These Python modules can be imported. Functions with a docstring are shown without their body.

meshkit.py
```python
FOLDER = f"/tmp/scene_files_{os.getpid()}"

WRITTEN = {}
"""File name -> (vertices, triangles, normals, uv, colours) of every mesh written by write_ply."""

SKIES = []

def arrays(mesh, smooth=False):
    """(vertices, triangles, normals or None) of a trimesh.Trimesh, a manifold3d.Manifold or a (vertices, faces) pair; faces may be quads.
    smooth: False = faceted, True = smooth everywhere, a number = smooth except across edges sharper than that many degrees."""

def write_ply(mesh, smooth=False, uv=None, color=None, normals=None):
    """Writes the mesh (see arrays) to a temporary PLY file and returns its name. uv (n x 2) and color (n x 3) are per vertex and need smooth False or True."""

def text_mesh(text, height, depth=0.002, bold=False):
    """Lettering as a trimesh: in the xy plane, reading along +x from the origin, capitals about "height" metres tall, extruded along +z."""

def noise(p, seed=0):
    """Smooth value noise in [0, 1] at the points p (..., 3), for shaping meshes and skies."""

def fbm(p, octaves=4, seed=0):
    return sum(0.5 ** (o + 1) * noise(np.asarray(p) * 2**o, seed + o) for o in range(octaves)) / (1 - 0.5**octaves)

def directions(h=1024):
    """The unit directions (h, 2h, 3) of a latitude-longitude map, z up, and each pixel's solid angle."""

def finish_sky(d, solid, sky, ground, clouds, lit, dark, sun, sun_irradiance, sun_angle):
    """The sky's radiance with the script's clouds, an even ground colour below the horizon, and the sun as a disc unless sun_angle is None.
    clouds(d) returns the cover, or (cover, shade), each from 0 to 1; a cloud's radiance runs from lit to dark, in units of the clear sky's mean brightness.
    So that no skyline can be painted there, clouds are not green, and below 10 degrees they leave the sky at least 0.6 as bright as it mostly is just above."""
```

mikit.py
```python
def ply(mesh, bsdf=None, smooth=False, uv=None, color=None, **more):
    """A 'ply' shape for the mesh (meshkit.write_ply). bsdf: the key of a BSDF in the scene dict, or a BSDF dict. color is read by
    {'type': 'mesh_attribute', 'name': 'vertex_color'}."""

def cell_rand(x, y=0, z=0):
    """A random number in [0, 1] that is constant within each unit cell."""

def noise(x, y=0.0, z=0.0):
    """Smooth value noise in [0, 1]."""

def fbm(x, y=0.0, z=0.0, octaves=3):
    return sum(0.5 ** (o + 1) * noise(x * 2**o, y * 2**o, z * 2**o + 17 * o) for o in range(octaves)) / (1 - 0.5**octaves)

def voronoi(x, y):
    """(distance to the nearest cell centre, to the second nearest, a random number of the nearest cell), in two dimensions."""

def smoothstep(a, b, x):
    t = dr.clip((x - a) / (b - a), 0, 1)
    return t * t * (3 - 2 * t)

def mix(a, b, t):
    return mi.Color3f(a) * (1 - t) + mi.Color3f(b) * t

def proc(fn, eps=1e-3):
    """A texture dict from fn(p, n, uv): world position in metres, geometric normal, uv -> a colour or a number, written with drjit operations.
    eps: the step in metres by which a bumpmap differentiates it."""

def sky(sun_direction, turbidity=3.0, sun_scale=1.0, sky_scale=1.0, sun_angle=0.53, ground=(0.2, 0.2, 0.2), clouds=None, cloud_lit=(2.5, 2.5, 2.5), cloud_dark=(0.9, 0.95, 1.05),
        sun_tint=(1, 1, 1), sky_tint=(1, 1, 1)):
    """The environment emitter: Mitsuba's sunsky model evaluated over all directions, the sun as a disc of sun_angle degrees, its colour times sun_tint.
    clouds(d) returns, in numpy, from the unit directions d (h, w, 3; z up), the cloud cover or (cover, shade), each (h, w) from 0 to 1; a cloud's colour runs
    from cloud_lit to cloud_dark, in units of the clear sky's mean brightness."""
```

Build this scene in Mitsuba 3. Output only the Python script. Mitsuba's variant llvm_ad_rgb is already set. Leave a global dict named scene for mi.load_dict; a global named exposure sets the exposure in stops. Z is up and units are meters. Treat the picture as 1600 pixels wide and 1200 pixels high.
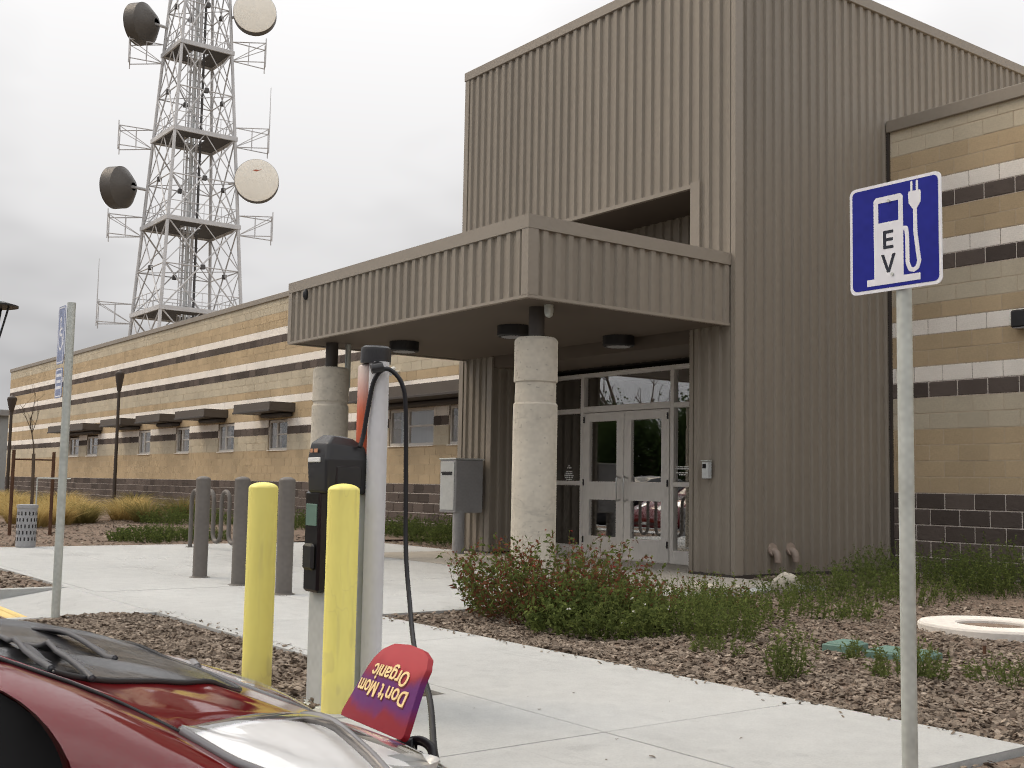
import math, numpy as np, trimesh, drjit as dr, mitsuba as mi, mikit, meshkit
from shapely.geometry import Polygon, box as sbox, Point, LineString
from shapely import affinity
from shapely.ops import unary_union
from mikit import noise, fbm, cell_rand, smoothstep, mix
T = mi.ScalarTransform4f
rng = np.random.default_rng(7)
scene, labels = {}, {}

# ------------------------------------------------------------------ camera, sky, exposure
F, YAW, PIT, ROL = 1786.0, math.radians(53.3), math.radians(5.073), math.radians(1.03)
fw = np.array([-math.sin(YAW) * math.cos(PIT), math.cos(YAW) * math.cos(PIT), math.sin(PIT)])
r0 = np.cross(fw, [0, 0, 1]); r0 /= np.linalg.norm(r0)
u0 = np.cross(r0, fw)
up = -math.sin(ROL) * r0 + math.cos(ROL) * u0
EYE = np.array([0, 0, 1.0])
scene['camera'] = {'type': 'perspective', 'fov': 2 * math.degrees(math.atan(800 / F)), 'fov_axis': 'x', 'near_clip': 0.05, 'far_clip': 2000.0,
                   'to_world': T().look_at(origin=EYE.tolist(), target=(EYE + fw).tolist(), up=up.tolist())}


def clouds(d):
    """Overcast: brighter towards the zenith, with soft grey banks."""
    p = d / np.maximum(d[..., 2:3] + 0.22, 0.1) * np.array([1.0, 1.0, 0.0])
    n = meshkit.fbm(p * 1.3 + 3.1, 5, 3)
    m = meshkit.fbm(p * 3.4 + 8.0, 4, 9)
    bank = np.clip((n - 0.42) * 4.2 + 0.9 * (m - 0.5), 0, 1)
    L = (1 + 2 * np.clip(d[..., 2], 0, 1)) / 3 * (1 - 0.25 * bank)
    return np.ones(d.shape[:2]), 1 - (L - 0.14) / 0.86


SKY = 4.45
scene['sky'] = mikit.sky((-0.52, -0.42, 0.74), turbidity=4, sun_scale=0.30, sun_angle=28, clouds=clouds,
                         cloud_lit=(SKY, 0.99 * SKY, 0.985 * SKY), cloud_dark=(0.14 * SKY, 0.14 * SKY, 0.145 * SKY), ground=(0.22, 0.215, 0.21))
exposure = 1.86


# ------------------------------------------------------------------ helpers
def numbered(key):
    if key not in labels and key not in scene and not any(k.startswith(key + '__') for k in scene):
        return key
    i = 1
    while True:
        k = f'{key}_{i:03d}'
        if k not in labels and k not in scene and not any(q.startswith(k + '__') for q in scene):
            return k
        i += 1


_count = {}


def part(parent, name, mesh, bsdf, smooth=False, **kw):
    base = parent + '__' + name
    n = _count.get(base, 0)
    _count[base] = n + 1
    key = base if n == 0 else f'{base}_{n:03d}'
    scene[key] = mesh if isinstance(mesh, dict) else mikit.ply(mesh, bsdf, smooth)
    if kw: labels[key] = kw
    return key


def thing(name, label, cat, group=None):
    k = numbered(name)
    labels[k] = {'label': label, 'category': cat}
    if group: labels[k]['group'] = group
    return k


def single(name, label, cat, mesh, bsdf, smooth=False, group=None, kind=None):
    k = thing(name, label, cat, group)
    scene[k] = mikit.ply(mesh, bsdf, smooth)
    if kind: labels[k]['kind'] = kind
    return k


def struct(name, mesh, bsdf, smooth=False, label=None):
    scene[name] = mikit.ply(mesh, bsdf, smooth)
    labels[name] = {'label': label or name.replace('_', ' '), 'category': name.replace('_', ' '), 'kind': 'structure'}
    return name


def cat_(ms):
    return trimesh.util.concatenate(ms)


def bx(x0, x1, y0, y1, z0, z1):
    m = trimesh.creation.box(extents=(x1 - x0, y1 - y0, z1 - z0))
    m.apply_translation(((x0 + x1) / 2, (y0 + y1) / 2, (z0 + z1) / 2))
    return m


def rbox(x0, x1, y0, y1, z0, z1, c=0.01):
    """A box with chamfered edges (hull)."""
    v = []
    for a in (0, 1, 2):
        for sx in (0, 1):
            for sy in (0, 1):
                for sz in (0, 1):
                    p = [(x0, x1)[sx], (y0, y1)[sy], (z0, z1)[sz]]
                    for k, s, lo in ((0, sx, x0), (1, sy, y0), (2, sz, z0)):
                        if k != a: p[k] += -c if s else c
                    v.append(p)
    return trimesh.convex.convex_hull(np.array(v))


def ext(poly, h, z=0.0):
    polys = getattr(poly, 'geoms', [poly])
    ms = [trimesh.creation.extrude_polygon(g, h, engine='earcut') for g in polys if g.area > 1e-6]
    m = cat_(ms); m.apply_translation((0, 0, z)); return m


def cyl(p0, p1, r, n=16, r1=None, cap=True):
    p0, p1 = np.asarray(p0, float), np.asarray(p1, float)
    r1 = r if r1 is None else r1
    t = p1 - p0; L = np.linalg.norm(t); t /= L
    a = np.cross(t, [0, 0, 1] if abs(t[2]) < 0.9 else [1, 0, 0]); a /= np.linalg.norm(a); b = np.cross(t, a)
    ang = np.arange(n) * 2 * np.pi / n
    ring = np.cos(ang)[:, None] * a + np.sin(ang)[:, None] * b
    v = np.vstack([p0 + r * ring, p1 + r1 * ring, [p0, p1]])
    i = np.arange(n); j = (i + 1) % n
    f = [np.stack([i, j, j + n], 1), np.stack([i, j + n, i + n], 1)]
    if cap:
        f += [np.stack([j, i, i * 0 + 2 * n], 1), np.stack([i + n, j + n, i * 0 + 2 * n + 1], 1)]
    return trimesh.Trimesh(v, np.vstack(f), process=False)


def lathe(prof, n=32, at=(0, 0, 0)):
    prof = np.asarray(prof, float)
    ang = np.arange(n) * 2 * np.pi / n
    v = np.stack([prof[:, None, 0] * np.cos(ang), prof[:, None, 0] * np.sin(ang), np.repeat(prof[:, None, 1], n, 1)], -1).reshape(-1, 3)
    k = len(prof)
    i, j = np.meshgrid(np.arange(k - 1), np.arange(n), indexing='ij')
    q = np.stack([i * n + j, i * n + (j + 1) % n, (i + 1) * n + (j + 1) % n, (i + 1) * n + j], -1).reshape(-1, 4)
    m = trimesh.Trimesh(v, np.vstack([q[:, [0, 1, 2]], q[:, [0, 2, 3]]]), process=False)
    m.apply_translation(at); return m


def tube(pts, r, n=8, steps=10):
    p = np.asarray(pts, float)
    if steps > 1:   # Catmull-Rom
        q = np.vstack([2 * p[0] - p[1], p, 2 * p[-1] - p[-2]])
        out = []
        for k in range(1, len(q) - 2):
            for t in np.linspace(0, 1, steps, endpoint=False):
                a, b, c, d = q[k - 1:k + 3]
                out.append(0.5 * (2 * b + (c - a) * t + (2 * a - 5 * b + 4 * c - d) * t * t + (3 * b - a - 3 * c + d) * t ** 3))
        out.append(p[-1]); p = np.array(out)
    t = np.gradient(p, axis=0); t /= np.linalg.norm(t, axis=1, keepdims=True) + 1e-12
    a = np.zeros_like(p); ref = np.array([0.3, 0.9, 0.2])
    for k in range(len(p)):
        ref = ref - t[k] * (ref @ t[k]); ref /= np.linalg.norm(ref); a[k] = ref
    b = np.cross(t, a)
    r = np.broadcast_to(r, (len(p),))
    ang = np.arange(n) * 2 * np.pi / n
    v = (p[:, None] + r[:, None, None] * (np.cos(ang)[None, :, None] * a[:, None] + np.sin(ang)[None, :, None] * b[:, None])).reshape(-1, 3)
    i, j = np.meshgrid(np.arange(len(p) - 1), np.arange(n), indexing='ij')
    q = np.stack([i * n + j, i * n + (j + 1) % n, (i + 1) * n + (j + 1) % n, (i + 1) * n + j], -1).reshape(-1, 4)
    v = np.vstack([v, [p[0], p[-1]]]); N = len(v)
    jj = np.arange(n); kk = (jj + 1) % n; e = (len(p) - 1) * n
    f = np.vstack([q[:, [0, 1, 2]], q[:, [0, 2, 3]], np.stack([kk, jj, jj * 0 + N - 2], 1), np.stack([e + jj, e + kk, jj * 0 + N - 1], 1)])
    return trimesh.Trimesh(v, f, process=False)


def quad(a, b, c, d):
    return trimesh.Trimesh(np.array([a, b, c, d], float), [[0, 1, 2], [0, 2, 3]], process=False)


def grid(P):
    """(n, m, 3) points to a mesh."""
    n, m = P.shape[:2]
    i, j = np.meshgrid(np.arange(n - 1), np.arange(m - 1), indexing='ij')
    q = np.stack([i * m + j, i * m + j + 1, (i + 1) * m + j + 1, (i + 1) * m + j], -1).reshape(-1, 4)
    return trimesh.Trimesh(P.reshape(-1, 3), np.vstack([q[:, [0, 1, 2]], q[:, [0, 2, 3]]]), process=False)


def corrugated(p0, p1, z0, z1, out, pitch=0.168, depth=0.031, phase=0.0):
    """A ribbed metal sheet standing from p0 to p1 (x, y); ribs stand out along 'out'."""
    p0, p1, out = np.array(p0, float), np.array(p1, float), np.array(out, float)
    L = np.linalg.norm(p1 - p0); d = (p1 - p0) / L
    s = [0.0, L]
    k0 = int(np.floor(-phase / pitch)) - 1
    for k in range(k0, int(L / pitch) + 3):
        for f_, h in ((0.0, 0), (0.30, 0), (0.42, 1), (0.80, 1), (0.92, 0)):
            s.append(phase + (k + f_) * pitch)
    s = np.unique(np.clip(np.round(s, 5), 0, L))
    ph = ((s - phase) / pitch) % 1.0
    h = np.interp(ph, [0, 0.30, 0.42, 0.80, 0.92, 1.0], [0, 0, 1, 1, 0, 0]) * depth
    base = p0 + s[:, None] * d + h[:, None] * out
    P = np.stack([np.column_stack([base, np.full(len(s), z)]) for z in (z0, z1)], 0)
    m = grid(P)
    n = np.cross(np.r_[d, 0], [0, 0, 1])
    if n[:2] @ out < 0: m.invert()
    return m


# ------------------------------------------------------------------ materials
def bsdf(key, col, rough=0.6, spec=0.3, two=True, bump=None, scale=0.002, eps=2e-3, **kw):
    b = {'type': 'principled', 'base_color': col if isinstance(col, dict) else {'type': 'rgb', 'value': list(col)}, 'roughness': rough, 'specular': spec, **kw}
    if bump: b = {'type': 'bumpmap', 'arbitrary': mikit.proc(bump, eps), 'scale': scale, 'bsdf': b}
    scene[key] = {'type': 'twosided', 'bsdf': b} if two else b
    return key


def vary(col, f=3.0, amt=0.12, amt2=0.08, f2=40.0, stretch=(1, 1, 1)):
    c = mi.Color3f(*col)
    sx, sy, sz = stretch
    def fn(p, n, uv):
        a = fbm(p.x * f * sx, p.y * f * sy, p.z * f * sz, 3) - 0.5
        b = noise(p.x * f2 * sx, p.y * f2 * sy, p.z * f2 * sz) - 0.5
        return c * (1 + 2 * amt * a + 2 * amt2 * b)
    return mikit.proc(fn)


METAL = (0.243, 0.213, 0.176)
def panel_fn(p, n, uv):
    a = fbm(p.x * 0.9, p.y * 0.9, p.z * 0.35, 3) - 0.5
    st = fbm(p.x * 7.0, p.y * 7.0, p.z * 0.30, 3) - 0.5
    fine = noise(p.x * 45, p.y * 45, p.z * 12) - 0.5
    sheet = cell_rand(dr.floor(p.x / 0.84 + 0.3), dr.floor(p.y / 0.84 + 0.1), dr.floor(p.z / 9.0)) - 0.5
    foot_tone = smoothstep(0.55, 0.0, p.z + 0.5 * (fbm(p.x * 4, p.y * 4, 3.0, 3) - 0.5))  # panels get darker towards the bottom, with an uneven edge
    c = mi.Color3f(*METAL) * (1 + 0.20 * a + 0.20 * st + 0.06 * fine + 0.08 * sheet)
    return mix(c, mi.Color3f(0.19, 0.16, 0.13), 0.35 * foot_tone)


bsdf('panel_metal', mikit.proc(panel_fn), 0.52, 0.35, bump=lambda p, n, uv: fbm(p.x * 60, p.y * 60, p.z * 60, 2), scale=0.0006)
bsdf('trim_metal', vary((0.262, 0.23, 0.192), 1.2, 0.08, 0.03), 0.45, 0.4)
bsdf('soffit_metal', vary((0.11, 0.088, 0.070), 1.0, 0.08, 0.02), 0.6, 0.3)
bsdf('dark_metal', vary((0.05, 0.042, 0.038), 2.0, 0.1, 0.05), 0.5, 0.4)
bsdf('black_metal', (0.015, 0.015, 0.017), 0.45, 0.5)
bsdf('awning_metal', vary((0.085, 0.070, 0.058), 2.0, 0.1, 0.05), 0.5, 0.4)


def block_colour(col, rand=0.2, f=90.0):
    c = mi.Color3f(*col)
    def fn(p, n, uv):
        row = dr.floor(p.z / 0.2 + 1e-3)
        cx = dr.floor((p.x + 8.98) / 0.4 + 0.5 * (row - 2 * dr.floor(row / 2)))
        r = cell_rand(cx, row, 5) - 0.5
        g = fbm(p.x * f, p.y * f, p.z * f, 2) - 0.5
        big = fbm(p.x * 0.7, p.z * 0.9, 4.0, 3) - 0.5
        streak = fbm(p.x * 3.0, p.z * 0.35, 9.0, 3) - 0.5
        return c * (1 + rand * r + 0.28 * g + 0.22 * big + 0.16 * streak)
    return mikit.proc(fn)


blk_bump = lambda p, n, uv: fbm(p.x * 70, p.y * 70, p.z * 70, 3)
bsdf('block_tan', block_colour((0.455, 0.355, 0.23), 0.14), 0.9, 0.1, bump=blk_bump, scale=0.003)
bsdf('block_cream', block_colour((0.49, 0.435, 0.335), 0.12), 0.9, 0.1, bump=blk_bump, scale=0.003)
bsdf('block_white', block_colour((0.82, 0.775, 0.71), 0.05), 0.85, 0.15, bump=blk_bump, scale=0.002)
bsdf('block_dark', block_colour((0.105, 0.085, 0.075), 0.6), 0.85, 0.2, bump=lambda p, n, uv: fbm(p.x * 28, p.y * 28, p.z * 28, 4), scale=0.02)


def mortar_fn(p, n, uv):
    z = p.z
    dark = dr.select((z < 1.0) | ((z > 2.2) & (z < 2.4)) | ((z > 3.8) & (z < 4.0)) | ((z > 4.6) & (z < 4.8)), 1.0, 0.0)
    white = dr.select(((z > 2.4) & (z < 2.6)) | ((z > 3.0) & (z < 3.2)) | ((z > 4.0) & (z < 4.2)) | ((z > 4.8) & (z < 5.0)), 1.0, 0.0)
    c = mix(mi.Color3f(0.47, 0.395, 0.295), mi.Color3f(0.66, 0.60, 0.55), dark)
    c = mix(c, mi.Color3f(0.26, 0.22, 0.18), white)
    return c * (0.85 + 0.3 * fbm(p.x * 40, p.y * 40, p.z * 40, 2))


bsdf('mortar', mikit.proc(mortar_fn), 0.95, 0.05)


def conc_fn(col, s=1.0):
    c = mi.Color3f(*col)
    def fn(p, n, uv):
        a = fbm(p.x * 0.8, p.y * 0.8, p.z * 0.8 + 2, 4) - 0.5
        b = fbm(p.x * 14, p.y * 14, p.z * 14, 3) - 0.5
        g = noise(p.x * 160, p.y * 160, p.z * 160) - 0.5
        cx, cy = dr.floor((p.x + 3.6) / 1.35), dr.floor((p.y - 4.47) / 1.3)
        slab = cell_rand(cx, cy, 3) - 0.5
        spot = smoothstep(0.80, 0.86, noise(p.x * 9, p.y * 9, 3.0)) * smoothstep(0.55, 0.7, fbm(p.x * 1.7, p.y * 1.7, 6.0, 2))
        stain = smoothstep(0.60, 0.78, fbm(p.x * 1.1 + 4, p.y * 1.1, 12.0, 4))
        scr = smoothstep(0.018, 0.0, dr.abs(fbm(p.x * 0.9 + 3, p.y * 3.1, 21.0, 3) - 0.47)) * smoothstep(0.55, 0.7, noise(p.x * 1.3, p.y * 1.3, 30.0))
        return c * (1 - 0.10 * stain - 0.07 * scr + s * (0.20 * a + 0.12 * b + 0.10 * g + 0.05 * slab) - 0.07 * spot)
    return mikit.proc(fn)


bsdf('concrete', conc_fn((0.368, 0.374, 0.367), 1.1), 0.85, 0.15, bump=lambda p, n, uv: fbm(p.x * 60, p.y * 60, p.z * 60, 3), scale=0.0012)
bsdf('concrete_joint', conc_fn((0.385, 0.385, 0.37), 0.9), 0.95, 0.1)
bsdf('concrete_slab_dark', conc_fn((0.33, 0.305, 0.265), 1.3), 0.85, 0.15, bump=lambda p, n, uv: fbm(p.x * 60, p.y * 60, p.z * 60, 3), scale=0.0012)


def column_fn(p, n, uv):
    a = fbm(p.x * 2.2, p.y * 2.2, p.z * 1.6, 4) - 0.5
    b = fbm(p.x * 22, p.y * 22, p.z * 22, 3) - 0.5
    crack = smoothstep(0.035, 0.0, dr.abs(fbm(p.x * 2.5, p.y * 2.5, p.z * 6.0, 4) - 0.5)) * smoothstep(0.52, 0.62, noise(p.x * 3, p.y * 3, p.z * 3 + 8))
    pit = smoothstep(0.83, 0.90, noise(p.x * 38, p.y * 38, p.z * 38))
    low = smoothstep(0.55, 0.05, p.z)
    return mi.Color3f(0.50, 0.465, 0.40) * (1 + 0.35 * a + 0.25 * b - 0.12 * crack - 0.25 * pit - 0.18 * low * (0.5 + a))


bsdf('column_concrete', mikit.proc(column_fn), 0.9, 0.1, bump=lambda p, n, uv: fbm(p.x * 25, p.y * 25, p.z * 25, 4), scale=0.006)


def mulch_fn(p, n, uv):
    a = fbm(p.x * 1.1, p.y * 1.1, 1.0, 3) - 0.5
    b = fbm(p.x * 30, p.y * 30, 2.0, 3)
    c = noise(p.x * 75, p.y * 75, 5.0)
    return mix(mi.Color3f(0.12, 0.088, 0.068), mi.Color3f(0.28, 0.22, 0.178), b * 0.7 + c * 0.3) * (1 + 0.5 * a)


bsdf('mulch', mikit.proc(mulch_fn), 0.95, 0.05, bump=lambda p, n, uv: fbm(p.x * 28, p.y * 28, 1.0, 3), scale=0.03)
for i, c in enumerate(((0.140, 0.112, 0.090), (0.200, 0.164, 0.132), (0.265, 0.220, 0.178), (0.345, 0.29, 0.24))):
    bsdf(f'chip_{i}', vary(c, 8, 0.3, 0.2, 90), 0.9, 0.1)
bsdf('earth', vary((0.17, 0.135, 0.095), 0.3, 0.3, 0.1), 0.95, 0.05)
bsdf('asphalt', vary((0.060, 0.058, 0.056), 0.6, 0.2, 0.25, 120), 0.85, 0.2, bump=lambda p, n, uv: fbm(p.x * 90, p.y * 90, 1.0, 2), scale=0.004)
bsdf('tactile_yellow', vary((0.62, 0.47, 0.20), 3, 0.12, 0.05), 0.7, 0.2)


def yellow_fn(p, n, uv):
    a = fbm(p.x * 5, p.y * 5, p.z * 3, 3) - 0.5
    scuff = smoothstep(0.66, 0.74, noise(p.x * 26, p.y * 26, p.z * 9 + 4)) * smoothstep(0.55, 0.1, p.z)
    mark = smoothstep(0.012, 0.0, dr.abs(fbm(p.x * 12, p.y * 12, p.z * 5.0, 3) - 0.52)) * smoothstep(0.60, 0.72, noise(p.x * 7 + 5, p.y * 7, p.z * 4))
    dirt = smoothstep(0.22, 0.0, p.z + 0.1 * (fbm(p.x * 20, p.y * 20, p.z * 10, 2) - 0.5))
    scuff = dr.clip(scuff + 0.6 * mark + 1.6 * dirt, 0, 2)
    return mix(mi.Color3f(0.86, 0.77, 0.22), mi.Color3f(0.50, 0.43, 0.20), scuff * 0.25 + 0.22 * smoothstep(0.62, 0.8, fbm(p.x * 30, p.y * 30, p.z * 3.0, 3))) * (1 + 0.14 * a)


bsdf('yellow_plastic', mikit.proc(yellow_fn), 0.42, 0.4, bump=lambda p, n, uv: fbm(p.x * 40, p.y * 40, p.z * 12, 2), scale=0.0012)
bsdf('grey_paint', vary((0.145, 0.132, 0.122), 4, 0.14, 0.08), 0.5, 0.35)
bsdf('box_paint', vary((0.30, 0.30, 0.31), 4, 0.10, 0.06), 0.5, 0.35)
bsdf('galvanised', vary((0.52, 0.545, 0.51), 6, 0.16, 0.10, 55), 0.5, 0.5, metallic=0.45)
bsdf('galv_pale', vary((0.50, 0.52, 0.52), 5, 0.12, 0.06), 0.55, 0.4, metallic=0.2)
bsdf('white_pole', vary((0.58, 0.58, 0.60), 3, 0.06, 0.03), 0.3, 0.5)
bsdf('aluminium', vary((0.66, 0.635, 0.60), 5, 0.08, 0.05, 60, (1, 1, 0.2)), 0.45, 0.5, metallic=0.1)
bsdf('steel_bright', (0.55, 0.55, 0.54), 0.3, 0.5, metallic=0.8)
bsdf('black_gloss', (0.010, 0.010, 0.012), 0.16, 0.6)
bsdf('black_satin', (0.018, 0.018, 0.021), 0.38, 0.5)
bsdf('rubber', vary((0.017, 0.017, 0.018), 10, 0.2, 0.1), 0.7, 0.2)
bsdf('cable_black', (0.012, 0.012, 0.016), 0.45, 0.4)
bsdf('label_white', (0.72, 0.73, 0.72), 0.5, 0.3)
bsdf('window_frame', (0.52, 0.49, 0.45), 0.5, 0.3)
bsdf('label_orange', (0.55, 0.28, 0.16), 0.5, 0.3)


def orange_fn(p, n, uv):
    t = smoothstep(0.85, 1.55, p.z)
    c = mix(mi.Color3f(0.16, 0.012, 0.008), mi.Color3f(0.50, 0.10, 0.04), smoothstep(0.95, 1.28, p.z))
    return mix(c, mi.Color3f(0.68, 0.60, 0.56), smoothstep(1.30, 1.58, p.z))


bsdf('banner_print', mikit.proc(orange_fn), 0.35, 0.4)
bsdf('sign_blue', vary((0.016, 0.022, 0.25), 8, 0.12, 0.06), 0.5, 0.15)
bsdf('sign_blue_faded', vary((0.24, 0.28, 0.42), 8, 0.15, 0.06), 0.5, 0.3)
bsdf('sign_white', vary((0.74, 0.75, 0.80), 8, 0.05, 0.03), 0.4, 0.4)
bsdf('sign_ink', (0.012, 0.016, 0.03), 0.4, 0.4)
bsdf('tower_steel', vary((0.56, 0.56, 0.57), 1.5, 0.18, 0.08), 0.55, 0.4, metallic=0.2)
bsdf('tower_dark', vary((0.10, 0.098, 0.10), 1.5, 0.15, 0.05), 0.7, 0.3)
bsdf('dish_white', vary((0.93, 0.89, 0.80), 1.2, 0.05, 0.03), 0.5, 0.3)
bsdf('dish_grey', vary((0.10, 0.092, 0.085), 1.0, 0.15, 0.03), 0.5, 0.4)
bsdf('dish_mark', (0.45, 0.14, 0.09), 0.6, 0.2)
bsdf('rust_wood', vary((0.10, 0.055, 0.036), 6, 0.25, 0.15), 0.9, 0.1)
bsdf('bark', vary((0.11, 0.085, 0.065), 6, 0.25, 0.15), 0.95, 0.05)
bsdf('lamp_bronze', vary((0.055, 0.042, 0.034), 3, 0.1, 0.05), 0.5, 0.4)
bsdf('box_green', vary((0.12, 0.20, 0.17), 6, 0.12, 0.08), 0.55, 0.3)
bsdf('red_plastic', (0.42, 0.05, 0.03), 0.45, 0.4)
bsdf('pale_pipe', vary((0.27, 0.215, 0.18), 20, 0.15, 0.1), 0.5, 0.4)
bsdf('stone_pale', vary((0.42, 0.39, 0.33), 9, 0.25, 0.12), 0.95, 0.1, bump=lambda p, n, uv: fbm(p.x * 30, p.y * 30, p.z * 30, 3), scale=0.02)
bsdf('cover_white', vary((0.60, 0.57, 0.53), 5, 0.10, 0.06), 0.85, 0.15, bump=lambda p, n, uv: fbm(p.x * 40, p.y * 40, p.z * 40, 3), scale=0.002)
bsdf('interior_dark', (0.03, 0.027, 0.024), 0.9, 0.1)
bsdf('sky_reflection', vary((0.30, 0.31, 0.32), 4, 0.08, 0.04, 60, (8, 1, 0.1)), 0.9, 0.1)  # pale tone of the sky reflection, painted behind the near panes
bsdf('distant_grey', vary((0.27, 0.275, 0.27), 0.3, 0.1, 0.02), 0.8, 0.2)
bsdf('roofing', (0.25, 0.24, 0.23), 0.9, 0.1)
scene['door_glass'] = {'type': 'thindielectric', 'int_ior': 3.0}
scene['window_glass'] = {'type': 'thindielectric', 'int_ior': 1.55}
scene['lens_clear'] = {'type': 'thindielectric', 'int_ior': 1.5}


def leaf(key, c0, c1, f=14.0, trans=0.35):
    def fn(p, n, uv):
        t = fbm(p.x * f, p.y * f, p.z * f, 2)
        s = fbm(p.x * 2.3, p.y * 2.3, p.z * 2.3 + 5, 2)
        return mix(mi.Color3f(*c0), mi.Color3f(*c1), dr.clip(0.6 * t + 0.5 * s, 0, 1))
    scene[key] = {'type': 'principledthin', 'base_color': mikit.proc(fn), 'roughness': 0.6, 'diff_trans': trans * 2, 'spec_tint': 0.0, 'eta': 1.35}


leaf('leaf_green', (0.095, 0.13, 0.036), (0.19, 0.225, 0.072))
leaf('leaf_dark', (0.058, 0.086, 0.028), (0.12, 0.15, 0.05))
leaf('leaf_mid', (0.085, 0.115, 0.036), (0.17, 0.195, 0.075))
leaf('leaf_red', (0.14, 0.05, 0.035), (0.22, 0.10, 0.055))
leaf('petal_red', (0.30, 0.03, 0.03), (0.42, 0.07, 0.06))
leaf('petal_white', (0.75, 0.74, 0.70), (0.85, 0.84, 0.80))
leaf('stalk_dry', (0.22, 0.15, 0.08), (0.36, 0.27, 0.15))
leaf('grass_gold', (0.34, 0.25, 0.09), (0.66, 0.52, 0.24), 6.0)
leaf('grass_olive', (0.15, 0.135, 0.05), (0.30, 0.25, 0.10), 6.0)
leaf('tree_green', (0.018, 0.034, 0.012), (0.05, 0.075, 0.025), 2.0)

# ------------------------------------------------------------------ ground
LOT = -0.20
Xs = np.concatenate([[-900, -300, -120], np.linspace(-70, 30, 41), [120, 300, 900]])
Ys = np.concatenate([[-900, -300, -120], np.linspace(-60, 60, 41), [120, 300, 900]])
gx, gy = np.meshgrid(Xs, Ys, indexing='ij')
struct('ground', grid(np.stack([gx, gy, np.full_like(gx, LOT - 0.06)], -1)), 'earth', label='bare brown earth reaching to the horizon')
struct('parking_lot', bx(-75, 40, -26, 1.74, LOT - 0.05, LOT), 'asphalt', label='dark asphalt parking lot in front of the kerb')

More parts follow.
